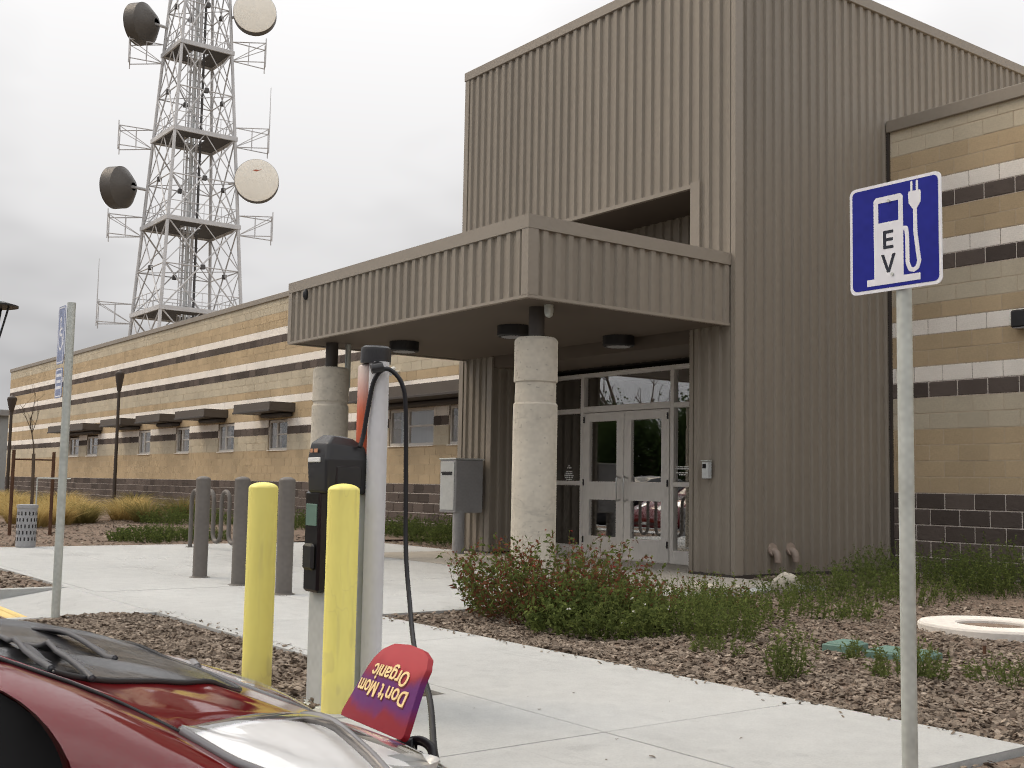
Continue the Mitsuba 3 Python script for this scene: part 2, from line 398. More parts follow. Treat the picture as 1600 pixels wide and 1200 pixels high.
S = unary_union([sbox(-17.4, 3.1, -2.5, 4.47), sbox(-17.4, 4.46, -7.7, 9.88), sbox(-4.65, 1.92, -2.5, 3.11), sbox(-60, 3.1, -17.39, 4.0)])
slab_area = sbox(-14.5, 8.0, -8.0, 9.88)
S_main = S.difference(slab_area)
scene['pavement'] = mikit.ply(ext(S.buffer(-0.002), 0.1295, -0.134), 'concrete_joint')
labels['pavement'] = {'label': 'pale concrete walkway in jointed slabs leading to the entrance doors', 'category': 'pavement', 'kind': 'structure'}
nslab = 0
xs = [-60 + 1.35 * k for k in range(0, 45)]
xg = sorted([-3.6 + 1.35 * k for k in range(-42, 2)])
yg = [1.9, 3.19 - 0.002, 4.47, 5.77, 7.07, 8.37, 9.9]
for i in range(len(xg) - 1):
    for j in range(len(yg) - 1):
        c = sbox(xg[i], yg[j], xg[i + 1], yg[j + 1]).intersection(S_main)
        if c.is_empty or c.area < 0.01: continue
        c = c.buffer(-0.0011)
        for g in getattr(c, 'geoms', [c]):
            if g.area < 0.01: continue
            dz = rng.uniform(-0.0012, 0.0012)
            m1 = ext(g, 0.096, -0.10); m2 = ext(g.buffer(-0.0012), 0.004, -0.004 + dz * 0.7)
            part('pavement', 'slab', cat_([m1, m2]), 'concrete')
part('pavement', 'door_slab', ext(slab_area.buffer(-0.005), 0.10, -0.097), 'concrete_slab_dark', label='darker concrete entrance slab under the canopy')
part('pavement', 'kerb', rbox(-8.7, -2.45, 1.76, 1.9, LOT - 0.02, 0.004, 0.012), 'concrete')
part('pavement', 'kerb', rbox(-2.44, 30, 1.76, 1.9, LOT - 0.02, 0.004, 0.012), 'concrete')
part('pavement', 'kerb', rbox(-60, -10.9, 1.76, 1.9, LOT - 0.02, 0.004, 0.012), 'concrete')
part('pavement', 'kerb', rbox(-11.0, -10.905, 1.9, 3.098, LOT - 0.05, 0.003, 0.006), 'concrete')
part('pavement', 'kerb', rbox(-8.698, -8.60, 1.9, 3.098, LOT - 0.05, 0.003, 0.006), 'concrete')
# kerb ramp with a yellow tactile pad
rp = np.array([[[-10.9, 3.1, 0], [-8.7, 3.1, 0]], [[-10.9, 1.75, LOT + 0.004], [-8.7, 1.75, LOT + 0.004]]], float)
struct('kerb_ramp', grid(rp), 'concrete', label='concrete kerb ramp sloping down to the parking lot')
zr = lambda y: 0.006 + (y - 3.1) / 1.35 * (0 - LOT)
pad = [quad((-10.65, 1.8, zr(1.8)), (-9.0, 1.8, zr(1.8)), (-9.0, 2.42, zr(2.42)), (-10.65, 2.42, zr(2.42)))]
k = part('kerb_ramp', 'tactile_pad', pad[0], 'tactile_yellow', label='yellow tactile warning pad on the ramp')
dm = []
dome = trimesh.creation.icosphere(subdivisions=1, radius=1)
for a in np.arange(-10.6, -9.03, 0.075):
    for b in np.arange(1.85, 2.4, 0.075):
        d = dome.copy(); d.apply_scale((0.014, 0.014, 0.006)); d.apply_translation((a, b, zr(b))); dm.append(d)
scene['kerb_ramp__tactile_pad__dome'] = mikit.ply(cat_(dm), 'tactile_yellow', True); labels['kerb_ramp__tactile_pad__dome'] = {'kind': 'stuff'}


def bed(name, label, x0, x1, y0, y1, step, base=-0.02, amp=0.05, seed=0, rise=None):
    nx, ny = int((x1 - x0) / step) + 1, int((y1 - y0) / step) + 1
    a, b = np.meshgrid(np.linspace(x0, x1, nx), np.linspace(y0, y1, ny), indexing='ij')
    z = base + amp * (meshkit.fbm(np.stack([a * 2.2, b * 2.2, a * 0 + seed], -1), 4, seed) - 0.35)
    edge = np.minimum(np.minimum(a - x0, x1 - a), np.minimum(b - y0, y1 - b))
    z = np.where(edge < 0.12, base + (z - base) * np.clip(edge / 0.12, 0, 1), z)
    if rise is not None: z = z + rise(a, b)
    struct(name, grid(np.stack([a, b, z], -1)), 'mulch', True, label)
    return lambda x, y: base + amp * (meshkit.fbm(np.stack([np.asarray(x) * 2.2, np.asarray(y) * 2.2, np.asarray(x) * 0 + seed], -1), 4, seed) - 0.35) + (rise(x, y) if rise is not None else 0)


z_right = bed('mulch_bed', 'brown bark mulch bed between the walkway and the building', -7.69, -2.51, 4.48, 12.75, 0.06, seed=1, base=-0.03, amp=0.07)
z_right2 = bed('mulch_bed_right', 'brown mulch ground beyond the end of the walkway', -2.49, 8, 1.9, 12.75, 0.10, seed=1, base=-0.03, amp=0.07)
z_mid = bed('mulch_strip', 'brown mulch strip around the charger and yellow bollards', -8.69, -4.66, 1.9, 3.09, 0.05, seed=2, amp=0.05)
z_wedge = bed('mulch_wedge', 'brown mulch bed left of the kerb ramp', -60, -10.91, 1.9, 3.09, 0.15, seed=3, amp=0.05)
z_left = bed('planting_bed', 'mulch planting bed along the long block wall', -62, -17.41, 4.01, 12.75, 0.16, seed=4, amp=0.06, rise=lambda x, y: 0.04 * np.clip((np.asarray(y) - 6) / 3, 0, 1))

z_nook = bed('mulch_nook', 'mulch strip at the foot of the block wall behind the drop box', -17.4, -14.6, 9.89, 12.75, 0.12, seed=6, amp=0.05)
z_foot = bed('mulch_foot', 'mulch strip at the foot of the ribbed side wall', -8.96, -7.70, 9.89, 12.75, 0.10, seed=7, amp=0.05)


def chips(n, fx, zf, size, keep=None):
    """n bark chips as little bent slabs."""
    pos = fx(n)
    if keep is not None: pos = pos[keep(pos)]
    n = len(pos)
    z = zf(pos[:, 0], pos[:, 1])
    L = rng.uniform(0.35, 1.0, n) ** 1.4 * size; W = L * rng.uniform(0.25, 0.6, n); H = L * rng.uniform(0.06, 0.16, n)
    th = rng.uniform(0, 2 * np.pi, n); ti = rng.normal(0, 0.35, n); ro = rng.normal(0, 0.35, n)
    c = np.array([[x, y, k] for x in (-1, 0, 1) for y in (-1, 1) for k in (-1, 1)], float)
    v = c[None] * np.stack([L / 2, W / 2, H / 2], -1)[:, None]
    v[:, :, 2] += (np.abs(c[:, 0]) < 0.5)[None] * (rng.uniform(-0.08, 0.12, n) * L)[:, None]
    v[:, :, 1] *= 1 + 0.5 * rng.uniform(-1, 1, (n, 12))
    v[:, :, 0] *= 1 + 0.25 * rng.uniform(-1, 1, (n, 12))
    ct, st = np.cos(ti)[:, None], np.sin(ti)[:, None]
    x, zz = v[..., 0] * ct - v[..., 2] * st, v[..., 0] * st + v[..., 2] * ct
    cr, sr = np.cos(ro)[:, None], np.sin(ro)[:, None]
    y, zz = v[..., 1] * cr - zz * sr, v[..., 1] * sr + zz * cr
    ch, sh = np.cos(th)[:, None], np.sin(th)[:, None]
    v = np.stack([x * ch - y * sh + pos[:, :1], x * sh + y * ch + pos[:, 1:2], zz + z[:, None] + 0.010], -1)
    q = []
    for a in (0, 1):
        o = a * 4
        q += [(o + 1, o + 5, o + 7, o + 3), (o, o + 2, o + 6, o + 4), (o, o + 4, o + 5, o + 1), (o + 2, o + 3, o + 7, o + 6)]
    q += [(0, 1, 3, 2), (8, 10, 11, 9)]
    q = np.array(q); f = np.vstack([q[:, [0, 1, 2]], q[:, [0, 2, 3]]])
    F_ = (f[None] + 12 * np.arange(n)[:, None, None]).reshape(-1, 3)
    return trimesh.Trimesh(v.reshape(-1, 3), F_, process=False)


uni = lambda x0, x1, y0, y1: (lambda n: np.stack([rng.uniform(x0, x1, n), rng.uniform(y0, y1, n)], -1))
nears = lambda n: np.stack([-2.5 - 5.2 * rng.beta(1.1, 1.3, n), 4.49 + 6.5 * rng.beta(0.9, 2.2, n)], -1)
def spill(n):
    t = rng.uniform(0, 1, n); d = rng.exponential(0.045, n)
    a = np.stack([-7.6 + 5.0 * t, 4.468 - d], -1); b = np.stack([-8.6 + 3.6 * t, 3.105 + d], -1); c = np.stack([-7.705 - d, 4.5 + 3.2 * t], -1)
    return np.vstack([a[: n // 2], b[: n // 3], c[: n // 6]])


part('pavement', 'bark_chip', chips(260, spill, lambda x, y: 0 * x - 0.004, 0.032), 'chip_1', kind='stuff')
part('pavement', 'bark_chip', chips(26, uni(-7.5, -2.7, 2.3, 4.3), lambda x, y: 0 * x - 0.005, 0.022), 'chip_0', kind='stuff')
for i in range(4):
    part('mulch_bed', 'bark_chip', chips((8500, 9500, 5000, 900)[i], nears, z_right, 0.052), f'chip_{i}', kind='stuff')
    part('mulch_strip', 'bark_chip', chips((3400, 3700, 2000, 350)[i], uni(-8.65, -4.7, 1.95, 3.06), z_mid, 0.05), f'chip_{i}', kind='stuff')
    part('mulch_bed_right', 'bark_chip', chips((1300, 1400, 700, 140)[i], uni(-2.48, -0.5, 2.5, 7.5), z_right2, 0.052), f'chip_{i}', kind='stuff')
    part('mulch_wedge', 'bark_chip', chips((500, 500, 300, 80)[i], uni(-17, -10.95, 1.95, 3.07), z_wedge, 0.08), f'chip_{i}', kind='stuff')
    part('mulch_nook', 'bark_chip', chips((250, 250, 150, 40)[i], uni(-17.3, -14.7, 9.95, 12.6), z_nook, 0.06), f'chip_{i}', kind='stuff')
    part('mulch_foot', 'bark_chip', chips((400, 400, 250, 50)[i], uni(-8.9, -7.72, 9.95, 12.6), z_foot, 0.06), f'chip_{i}', kind='stuff')
    part('planting_bed', 'bark_chip', chips((900, 900, 500, 150)[i], uni(-27, -17.45, 4.05, 9.5), z_left, 0.07), f'chip_{i}', kind='stuff')

# ------------------------------------------------------------------ entrance block (ribbed metal box)
XL, XR, YF, TOP = -14.57, -8.98, 9.90, 7.40
E_ = thing('entrance_block', 'tall brown ribbed metal entrance block with recessed glass doors and canopy', 'building')
core = bx(XL + 0.03, XR - 0.03, YF + 0.03, 21.5, -0.1, TOP)
rec = bx(-13.76, -9.66, YF - 1, 10.93, -0.2, 4.67)
room = bx(-13.7, -9.72, 10.9, 15.0, -0.02, 2.72)
core = trimesh.boolean.difference([core, rec, room], engine='manifold')
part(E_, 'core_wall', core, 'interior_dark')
ph = lambda x0: ((-9.0 - x0) % 0.168)
fr = part(E_, 'front_panel', corrugated((-13.76, YF), (-9.66, YF), 4.67, TOP, (0, -1), phase=ph(-13.76)), 'panel_metal')
part(E_, 'front_panel', corrugated((XL, YF), (-13.76, YF), 0.03, TOP, (0, -1), phase=ph(XL)), 'panel_metal')
part(E_, 'front_panel', corrugated((-9.66, YF), (XR, YF), 0.03, TOP, (0, -1), phase=ph(-9.66)), 'panel_metal')
part(E_, 'side_panel', corrugated((XR, YF), (XR, 21.5), 0.03, TOP, (1, 0), phase=0.1), 'panel_metal')
part(E_, 'side_panel', corrugated((XL, 21.5), (XL, YF), 0.03, TOP, (-1, 0), phase=0.1), 'panel_metal')
part(E_, 'recess_panel', corrugated((-13.755, YF), (-13.755, 10.92), 0.03, 4.66, (1, 0), phase=0.05, depth=0.026), 'panel_metal')
part(E_, 'recess_panel', corrugated((-13.75, 10.915), (-9.67, 10.915), 2.74, 4.66, (0, -1), phase=0.05), 'panel_metal')
part(E_, 'recess_panel', bx(-9.668, -9.655, YF, 10.92, 0, 4.665), 'panel_metal')
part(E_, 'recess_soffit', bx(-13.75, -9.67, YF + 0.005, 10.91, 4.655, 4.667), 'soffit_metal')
for nm, m in (('roof_trim', rbox(XL - 0.05, XR + 0.05, YF - 0.05, YF + 0.10, TOP - 0.05, TOP + 0.09, 0.006)),
              ('roof_trim', rbox(XR - 0.10, XR + 0.052, YF + 0.101, 21.5, TOP - 0.05, TOP + 0.09, 0.006)),
              ('roof_trim', rbox(XL - 0.052, XL + 0.10, YF + 0.101, 21.5, TOP - 0.05, TOP + 0.09, 0.006))):
    part(E_, nm, m, 'trim_metal')
part(E_, 'roof', bx(XL + 0.1, XR - 0.1, YF + 0.1, 21.4, TOP, TOP + 0.03), 'roofing')
part(E_, 'corner_trim', cat_([bx(XR - 0.03, XR + 0.036, YF - 0.038, YF + 0.09, 0.02, TOP - 0.05), ]), 'trim_metal')
part(E_, 'corner_trim', bx(XL - 0.036, XL + 0.07, YF - 0.038, YF + 0.06, 0.02, TOP - 0.05), 'trim_metal')
part(E_, 'jamb_trim', bx(-9.675, -9.52, YF - 0.036, YF + 0.02, 3.3, 4.71), 'trim_metal')
part(E_, 'jamb_trim', bx(-13.86, -13.74, YF - 0.036, YF + 0.02, 0.02, 2.9), 'trim_metal')
part(E_, 'jamb_trim', bx(-9.675, -9.62, YF - 0.036, YF + 0.02, 0.02, 2.9), 'panel_metal')
part(E_, 'head_trim', bx(-13.76, -9.676, YF - 0.036, YF + 0.02, 4.64, 4.69), 'trim_metal')
part(E_, 'base_flashing', bx(-9.66, XR + 0.05, YF - 0.06, YF + 0.02, -0.02, 0.028), 'dark_metal')
part(E_, 'base_flashing', bx(XR - 0.02, XR + 0.055, YF + 0.021, 21.4, -0.05, 0.028), 'dark_metal')
part(E_, 'base_flashing', bx(XL - 0.04, -13.74, YF - 0.06, YF + 0.02, -0.02, 0.028), 'dark_metal')
# storefront: frame, doors, panes
YD = 10.93
fr_ms = []
def bar(x0, x1, z0, z1, dy=0.045): return rbox(x0, x1, YD - dy, YD + dy, z0, z1, 0.004)
ent = part(E_, 'door_frame', cat_([bar(-13.70, -13.63, 0.0, 2.66), bar(-12.90, -12.83, 0.0, 2.66), bar(-11.035, -10.965, 0.0, 2.66), bar(-9.79, -9.72, 0.0, 2.66),
     bar(-13.63, -12.90, 2.60, 2.66), bar(-12.83, -11.035, 2.60, 2.66), bar(-10.965, -9.79, 2.60, 2.66), bar(-12.83, -11.035, 2.08, 2.17),
     bar(-13.63, -12.90, 2.08, 2.15), bar(-10.965, -9.79, 2.08, 2.15), bar(-13.63, -12.90, 1.02, 1.085), bar(-10.965, -9.79, 1.02, 1.085),
     bar(-13.63, -12.90, 0.0, 0.15), bar(-10.965, -9.79, 0.0, 0.18), rbox(-12.83, -11.035, YD - 0.09, YD + 0.03, -0.001, 0.018, 0.004)]), 'aluminium')
for x0, x1 in ((-13.63, -12.90), (-12.83, -11.035), (-10.965, -9.79)):
    for z0, z1 in ((2.17, 2.60),) if x0 == -12.83 else ((2.15, 2.60), (1.085, 2.08), (0.15, 1.02)):
        scene[numbered(E_ + '__door_frame__pane')] = mikit.ply(quad((x0 - .01, YD, z0 - .01), (x1 + .01, YD, z0 - .01), (x1 + .01, YD, z1 + .01), (x0 - .01, YD, z1 + .01)), 'door_glass')
for di, (x0, x1) in enumerate(((-12.82, -11.945), (-11.935, -11.045))):
    o = sbox(x0, 0.02, x1, 2.07)
    hole = [sbox(x0 + 0.14, 1.08, x1 - 0.15, 1.945), sbox(x0 + 0.14, 0.30, x1 - 0.15, 0.82)]
    m = ext(o.difference(unary_union(hole)), 0.05)
    m.apply_transform(np.array([[1, 0, 0, 0], [0, 0, -1, YD - 0.0], [0, 1, 0, 0], [0, 0, 0, 1.0]]))
    dk = part(E_, 'door', m, 'aluminium', label='left glazed door leaf' if di == 0 else 'right glazed door leaf')
    for h in hole:
        a, b, c, d = h.bounds
        scene[numbered(dk + '__pane')] = mikit.ply(quad((a - .01, YD - .02, b - .01), (c + .01, YD - .02, b - .01), (c + .01, YD - .02, d + .01), (a - .01, YD - .02, d + .01)), 'door_glass')
    hx = x1 - 0.07 if di == 0 else x0 + 0.07
    s = -1 if di == 0 else 1
    scene[dk + '__handle'] = mikit.ply(cat_([tube([(hx, YD - 0.05, 1.13), (hx, YD - 0.115, 1.13), (hx, YD - 0.115, 0.83), (hx, YD - 0.05, 0.83)], 0.012, 8, 5)]), 'steel_bright', True)
    hx2 = x0 + 0.02 if di == 0 else x1 - 0.02
    scene[dk + '__hinge'] = mikit.ply(cat_([cyl((hx2, YD - 0.06, z), (hx2, YD - 0.06, z + 0.09), 0.012, 8) for z in (0.2, 1.02, 1.93)]), 'black_metal')
# white lettering on the side lights (too small to read in the photograph: rows of strokes)
def strokes(rows, xc, y, z0, dz):
    out = []
    for k, w in enumerate(rows):
        x = xc - w / 2
        while x < xc + w / 2 - 0.01:
            L = rng.uniform(0.012, 0.05); L = min(L, xc + w / 2 - x)
            out.append(bx(x, x + L, y - 0.0015, y, z0 - k * dz, z0 - k * dz + 0.017)); x += L + rng.choice([0.004, 0.012])
    return out
scene[E_ + '__door_frame__lettering'] = mikit.ply(cat_(strokes([0.03, 0.10, 0.0, 0.14, 0.17, 0.22, 0.20, 0.14], -13.19, YD - 0.004, 1.30, 0.029)), 'label_white')
scene[E_ + '__door_frame__lettering_001'] = mikit.ply(cat_(strokes([0.24, 0.30, 0.0, 0.24, 0.12], -10.84, YD - 0.004, 1.28, 0.026)), 'label_white')
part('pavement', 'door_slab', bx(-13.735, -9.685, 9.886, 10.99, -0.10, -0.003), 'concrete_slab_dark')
# hall behind the glass
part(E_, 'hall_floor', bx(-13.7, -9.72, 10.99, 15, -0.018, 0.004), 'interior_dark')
# canopy
CX0, CX1, CY0, CZ0, CZ1 = -14.43, -9.05, 6.93, 2.90, 3.73
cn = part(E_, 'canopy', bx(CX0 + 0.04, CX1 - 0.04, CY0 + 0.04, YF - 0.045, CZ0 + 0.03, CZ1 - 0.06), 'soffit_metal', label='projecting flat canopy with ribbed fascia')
def sub(pk, name, mesh, b, smooth=False):
    k = numbered(pk + '__' + name); scene[k] = mikit.ply(mesh, b, smooth); return k
sub(cn, 'fascia_panel', corrugated((CX0 + 0.03, CY0), (CX1 - 0.03, CY0), CZ0, CZ1 - 0.12, (0, -1), phase=0.06), 'panel_metal')
sub(cn, 'fascia_panel', corrugated((CX1, CY0 + 0.03), (CX1, YF - 0.04), CZ0, CZ1 - 0.12, (1, 0), phase=0.06), 'panel_metal')
sub(cn, 'fascia_panel', corrugated((CX0, YF - 0.04), (CX0, CY0 + 0.03), CZ0, CZ1 - 0.12, (-1, 0), phase=0.06), 'panel_metal')
tr = sbox(CX0 - 0.045, CY0 - 0.045, CX1 + 0.045, YF - 0.042).difference(sbox(CX0 + 0.2, CY0 + 0.2, CX1 - 0.2, YF))
sub(cn, 'cap_trim', ext(tr, 0.14, CZ1 - 0.13), 'trim_metal')
sub(cn, 'bottom_trim', ext(sbox(CX0 - 0.036, CY0 - 0.036, CX1 + 0.036, YF - 0.043).difference(sbox(CX0 + 0.02, CY0 + 0.02, CX1 - 0.02, YF)), 0.03, CZ0 - 0.012), 'trim_metal')
sub(cn, 'corner_trim', bx(CX1 - 0.07, CX1 + 0.04, CY0 - 0.04, CY0 + 0.09, CZ0 + 0.019, CZ1 - 0.131), 'trim_metal')
sub(cn, 'corner_trim', bx(CX0 - 0.04, CX0 + 0.06, CY0 - 0.04, CY0 + 0.06, CZ0 + 0.019, CZ1 - 0.131), 'trim_metal')
sub(cn, 'deck', bx(CX0 + 0.21, CX1 - 0.21, CY0 + 0.21, YF - 0.06, CZ1 - 0.058, CZ1 - 0.03), 'roofing')
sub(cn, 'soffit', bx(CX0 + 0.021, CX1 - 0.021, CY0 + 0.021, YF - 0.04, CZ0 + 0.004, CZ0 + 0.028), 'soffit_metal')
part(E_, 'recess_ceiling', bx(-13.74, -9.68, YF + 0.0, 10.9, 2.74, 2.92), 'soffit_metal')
scene[E_ + '__canopy__bird_spike'] = mikit.ply(trimesh.creation.icosphere(subdivisions=2, radius=0.045), 'black_metal', True, to_world=T().translate([-13.93, CY0 - 0.05, 3.52]).scale([0.8, 0.9, 1.7]))
labels[E_ + '__canopy__bird_spike'] = {'label': 'small dark wasp nest under the canopy cap'}
scene[E_ + '__canopy__nest'] = scene.pop(E_ + '__canopy__bird_spike'); labels[E_ + '__canopy__nest'] = labels.pop(E_ + '__canopy__bird_spike')
for x, y in ((-13.17, 7.99), (-10.89, 8.13), (-10.71, 9.65)):
    k = part(E_, 'soffit_light', lathe([(0, 0), (0.185, 0), (0.20, 0.012), (0.20, 0.13), (0, 0.131)], 28, (x, y, CZ0 - 0.128)), 'black_metal', 35)
    scene[k + '__lens'] = mikit.ply(lathe([(0, 0), (0.15, 0.0), (0.15, 0.003), (0, 0.004)], 24, (x, y, CZ0 - 0.1325)), 'box_paint')
part(E_, 'camera_dome', cat_([cyl((-9.33, 7.42, 2.9), (-9.33, 7.42, 2.82), 0.05, 14), trimesh.creation.icosphere(subdivisions=2, radius=0.045).apply_translation((-9.33, 7.42, 2.81))]), 'galvanised', 40)
for ci, (x, y, r, ztop, zn1, zn0) in enumerate(((-9.56, 7.44, 0.232, 2.57, 2.09, 1.875), (-13.98, 7.33, 0.245, 2.56, 2.09, 2.05))):
    k = part(E_, 'column', lathe([(r + 0.006, -0.02), (r + 0.004, zn0 - 0.02), (r - 0.01, zn0)], 40, (x, y, 0)), 'column_concrete', 30, label='round concrete column at the front corner by the flowering bush' if ci == 0 else 'round concrete column behind the charger')
    scene[k + '__neck'] = mikit.ply(lathe([(r - 0.012, zn0), (r - 0.014, zn1)], 40, (x, y, 0)), 'column_concrete', True)
    scene[k + '__drum'] = mikit.ply(lathe([(r - 0.012, zn1), (r + 0.002, zn1 + 0.008), (r, ztop - 0.03), (r - 0.03, ztop), (0, ztop + 0.001)], 40, (x, y, 0)), 'column_concrete', 30)
    scene[k + '__post'] = mikit.ply(cyl((x, y, ztop), (x, y, CZ0 + 0.005), 0.085, 20), 'dark_metal', 40)
    if ci == 1:
        scene[k + '__pipe'] = mikit.ply(cyl((x + 0.02, y + 0.24, 2.3), (x + 0.02, y + 0.24, CZ0 + 0.01), 0.04, 12), 'galvanised', 40)

# ------------------------------------------------------------------ masonry walls
YW = 12.81
BANDS = [(0.0, 1.0, 'dark'), (1.0, 1.8, 'tan'), (1.8, 2.2, 'cream'), (2.2, 2.4, 'dark'), (2.4, 2.6, 'white'), (2.6, 3.0, 'tan'), (3.0, 3.2, 'white'), (3.2, 3.4, 'tan'),
         (3.4, 3.8, 'cream'), (3.8, 4.0, 'dark'), (4.0, 4.2, 'white'), (4.2, 4.6, 'tan'), (4.6, 4.8, 'dark'), (4.8, 5.0, 'white'), (5.0, 5.4, 'tan'), (5.4, 5.8, 'cream')]
BANDS_L = [b if not (1.8 <= b[0] < 3.0 or 3.0 <= b[0] < 3.4) else b for b in BANDS]


def band(z, table):
    for a, b, c in table:
        if a <= z + 0.01 < b: return c


_unit = {}
def block_dict(w, colour, proud):
    key = (round(w, 3), colour)
    if key not in _unit:
        g = 0.0068 if colour == 'dark' else 0.0045
        m = rbox(g, w - g, -proud, 0.05, g, 0.2 - g, 0.006 if colour == 'dark' else 0.003)
        _unit[key] = mikit.ply(m, 'block_' + colour)
    return _unit[key]


def masonry(root, x0, x1, near, holes, table, limit=290):
    """Blocks in running bond; those in near (x range) as parts, the rest joined per colour."""
    rest = {}
    cand = []
    for c in range(-1, 29):
        z = 0.2 * c
        col = band(z, table) if c >= 0 else 'dark'
        if col is None: continue
        off = 0.2 * (c % 2)
        n0 = int(math.floor((x0 + 8.98 + off) / 0.4)) - 1
        n1 = int(math.ceil((x1 + 8.98 + off) / 0.4)) + 1
        for n in range(n0, n1):
            a, b = max(x0, -8.98 - off + 0.4 * n), min(x1, -8.98 - off + 0.4 * (n + 1))
            if b - a < 0.03: continue
            pieces = [(a, b)]
            for hx0, hx1, hz0, hz1 in holes:
                if z + 0.1 > hz0 and z + 0.1 < hz1:
                    nxt = []
                    for p, q in pieces:
                        if q <= hx0 or p >= hx1: nxt.append((p, q)); continue
                        if hx0 - p > 0.03: nxt.append((p, hx0))
                        if q - hx1 > 0.03: nxt.append((hx1, q))
                    pieces = nxt
            for p, q in pieces: cand.append((p, q, z, col))
    inside = [t for t in cand if near(t)]
    inside.sort(key=lambda t: near(t))
    inside = inside[:limit]; ins = set(inside)
    for p, q, z, col in inside:
        proud = rng.uniform(0.0, 0.004) + (0.004 if col == 'dark' else 0)
        d = dict(block_dict(q - p, col, 0.006 if col == 'dark' else 0.003)); d['to_world'] = T().translate([p, YW - proud + 0.003, z])
        part(root, 'block', d, None)
    for t in cand:
        if t in ins: continue
        p, q, z, col = t
        rest.setdefault(col, []).append((p, q, z))
    for col, L in rest.items():
        g = 0.0068 if col == 'dark' else 0.0045
        arr = np.array(L)
        c8 = np.array([[x, y, zz] for x in (0, 1) for y in (0, 1) for zz in (0, 1)], float)
        dxy = rng.uniform(0, 0.004, len(arr)) + (0.004 if col == 'dark' else 0)
        lo = np.stack([arr[:, 0] + g, YW - 0.002 - dxy, arr[:, 2] + g], -1)
        hi = np.stack([arr[:, 1] - g, YW + 0.04 + 0 * dxy, arr[:, 2] + 0.2 - g], -1)
        v = lo[:, None] + (hi - lo)[:, None] * c8[None]
        f8 = np.array([[0, 5, 1], [0, 4, 5], [2, 3, 7], [2, 7, 6], [0, 1, 3], [0, 3, 2], [4, 6, 7], [4, 7, 5], [1, 5, 7], [1, 7, 3], [0, 2, 6], [0, 6, 4]])
        m = trimesh.Trimesh(v.reshape(-1, 3), (f8[None] + 8 * np.arange(len(arr))[:, None, None]).reshape(-1, 3), process=False)
        k = part(root, f'{col}_block_course', m, 'block_' + col)
        labels[k] = {'kind': 'stuff'}


# right wing
W = thing('right_wing', 'single storey wing of striped tan, cream, white and dark blocks right of the metal block', 'building')
labels[W]['label'] = 'low wing of banded tan, white and dark concrete block right of the metal entrance block'
masonry(W, -8.955, 6.0, lambda t: (t[0] > -9 and t[1] < -5.6) and (t[0] + 20), [], BANDS)
part(W, 'backing_wall', bx(-8.95, 6.0, YW + 0.003, 21.4, -0.2, 5.78), 'mortar')
part(W, 'parapet_cap', rbox(-8.93, 6.03, YW - 0.05, YW + 0.25, 5.74, 5.90, 0.006), 'trim_metal')
part(W, 'edge_trim', bx(-8.94, -8.90, YW - 0.03, YW + 0.0, 0.0, 5.74), 'dark_metal')
wl = part(W, 'wall_light', rbox(-7.19, -6.93, YW - 0.16, YW - 0.01, 2.95, 3.16, 0.02), 'black_metal', label='small black wall light at the right edge')
scene[wl + '__lens'] = mikit.ply(bx(-7.16, -6.96, YW - 0.15, YW - 0.03, 2.944, 2.952), 'box_paint')

# long building to the left
Lg = thing('long_building', 'long low building of banded concrete block with small shaded windows, left of the canopy', 'building')
wins = [(-21.66, -19.87, 1.86, 2.58), (-19.30, -17.5, 1.86, 2.58)]
for xr in (-26.71, -30.05, -33.38, -36.77): wins.append((xr - 1.12, xr, 1.86, 2.56))
wins += [(-43.6, -42.3, 1.88, 2.50), (-45.9, -44.6, 1.88, 2.50)]
holes = [(a, b, 1.8, 2.6) for a, b, c, d in wins]
masonry(Lg, -55.7, -14.62, lambda t: (t[0] > -24.5 and t[1] < -16 and t[2] < 2.85 and not (0.95 < t[2] < 1.75)) and (-t[0] + 60), holes, BANDS)
back = bx(-55.7, -14.62, YW + 0.003, 27, -0.2, 5.78)
cut = [bx(a - 0.0, b + 0.0, YW - 0.1, YW + 0.5, 1.8, 2.6) for a, b, c, d in wins]
part(Lg, 'backing_wall', trimesh.boolean.difference([back] + cut, engine='manifold'), 'mortar')
part(Lg, 'parapet_cap', rbox(-55.75, -14.62, YW - 0.05, YW + 0.25, 5.76, 5.90, 0.006), 'trim_metal')
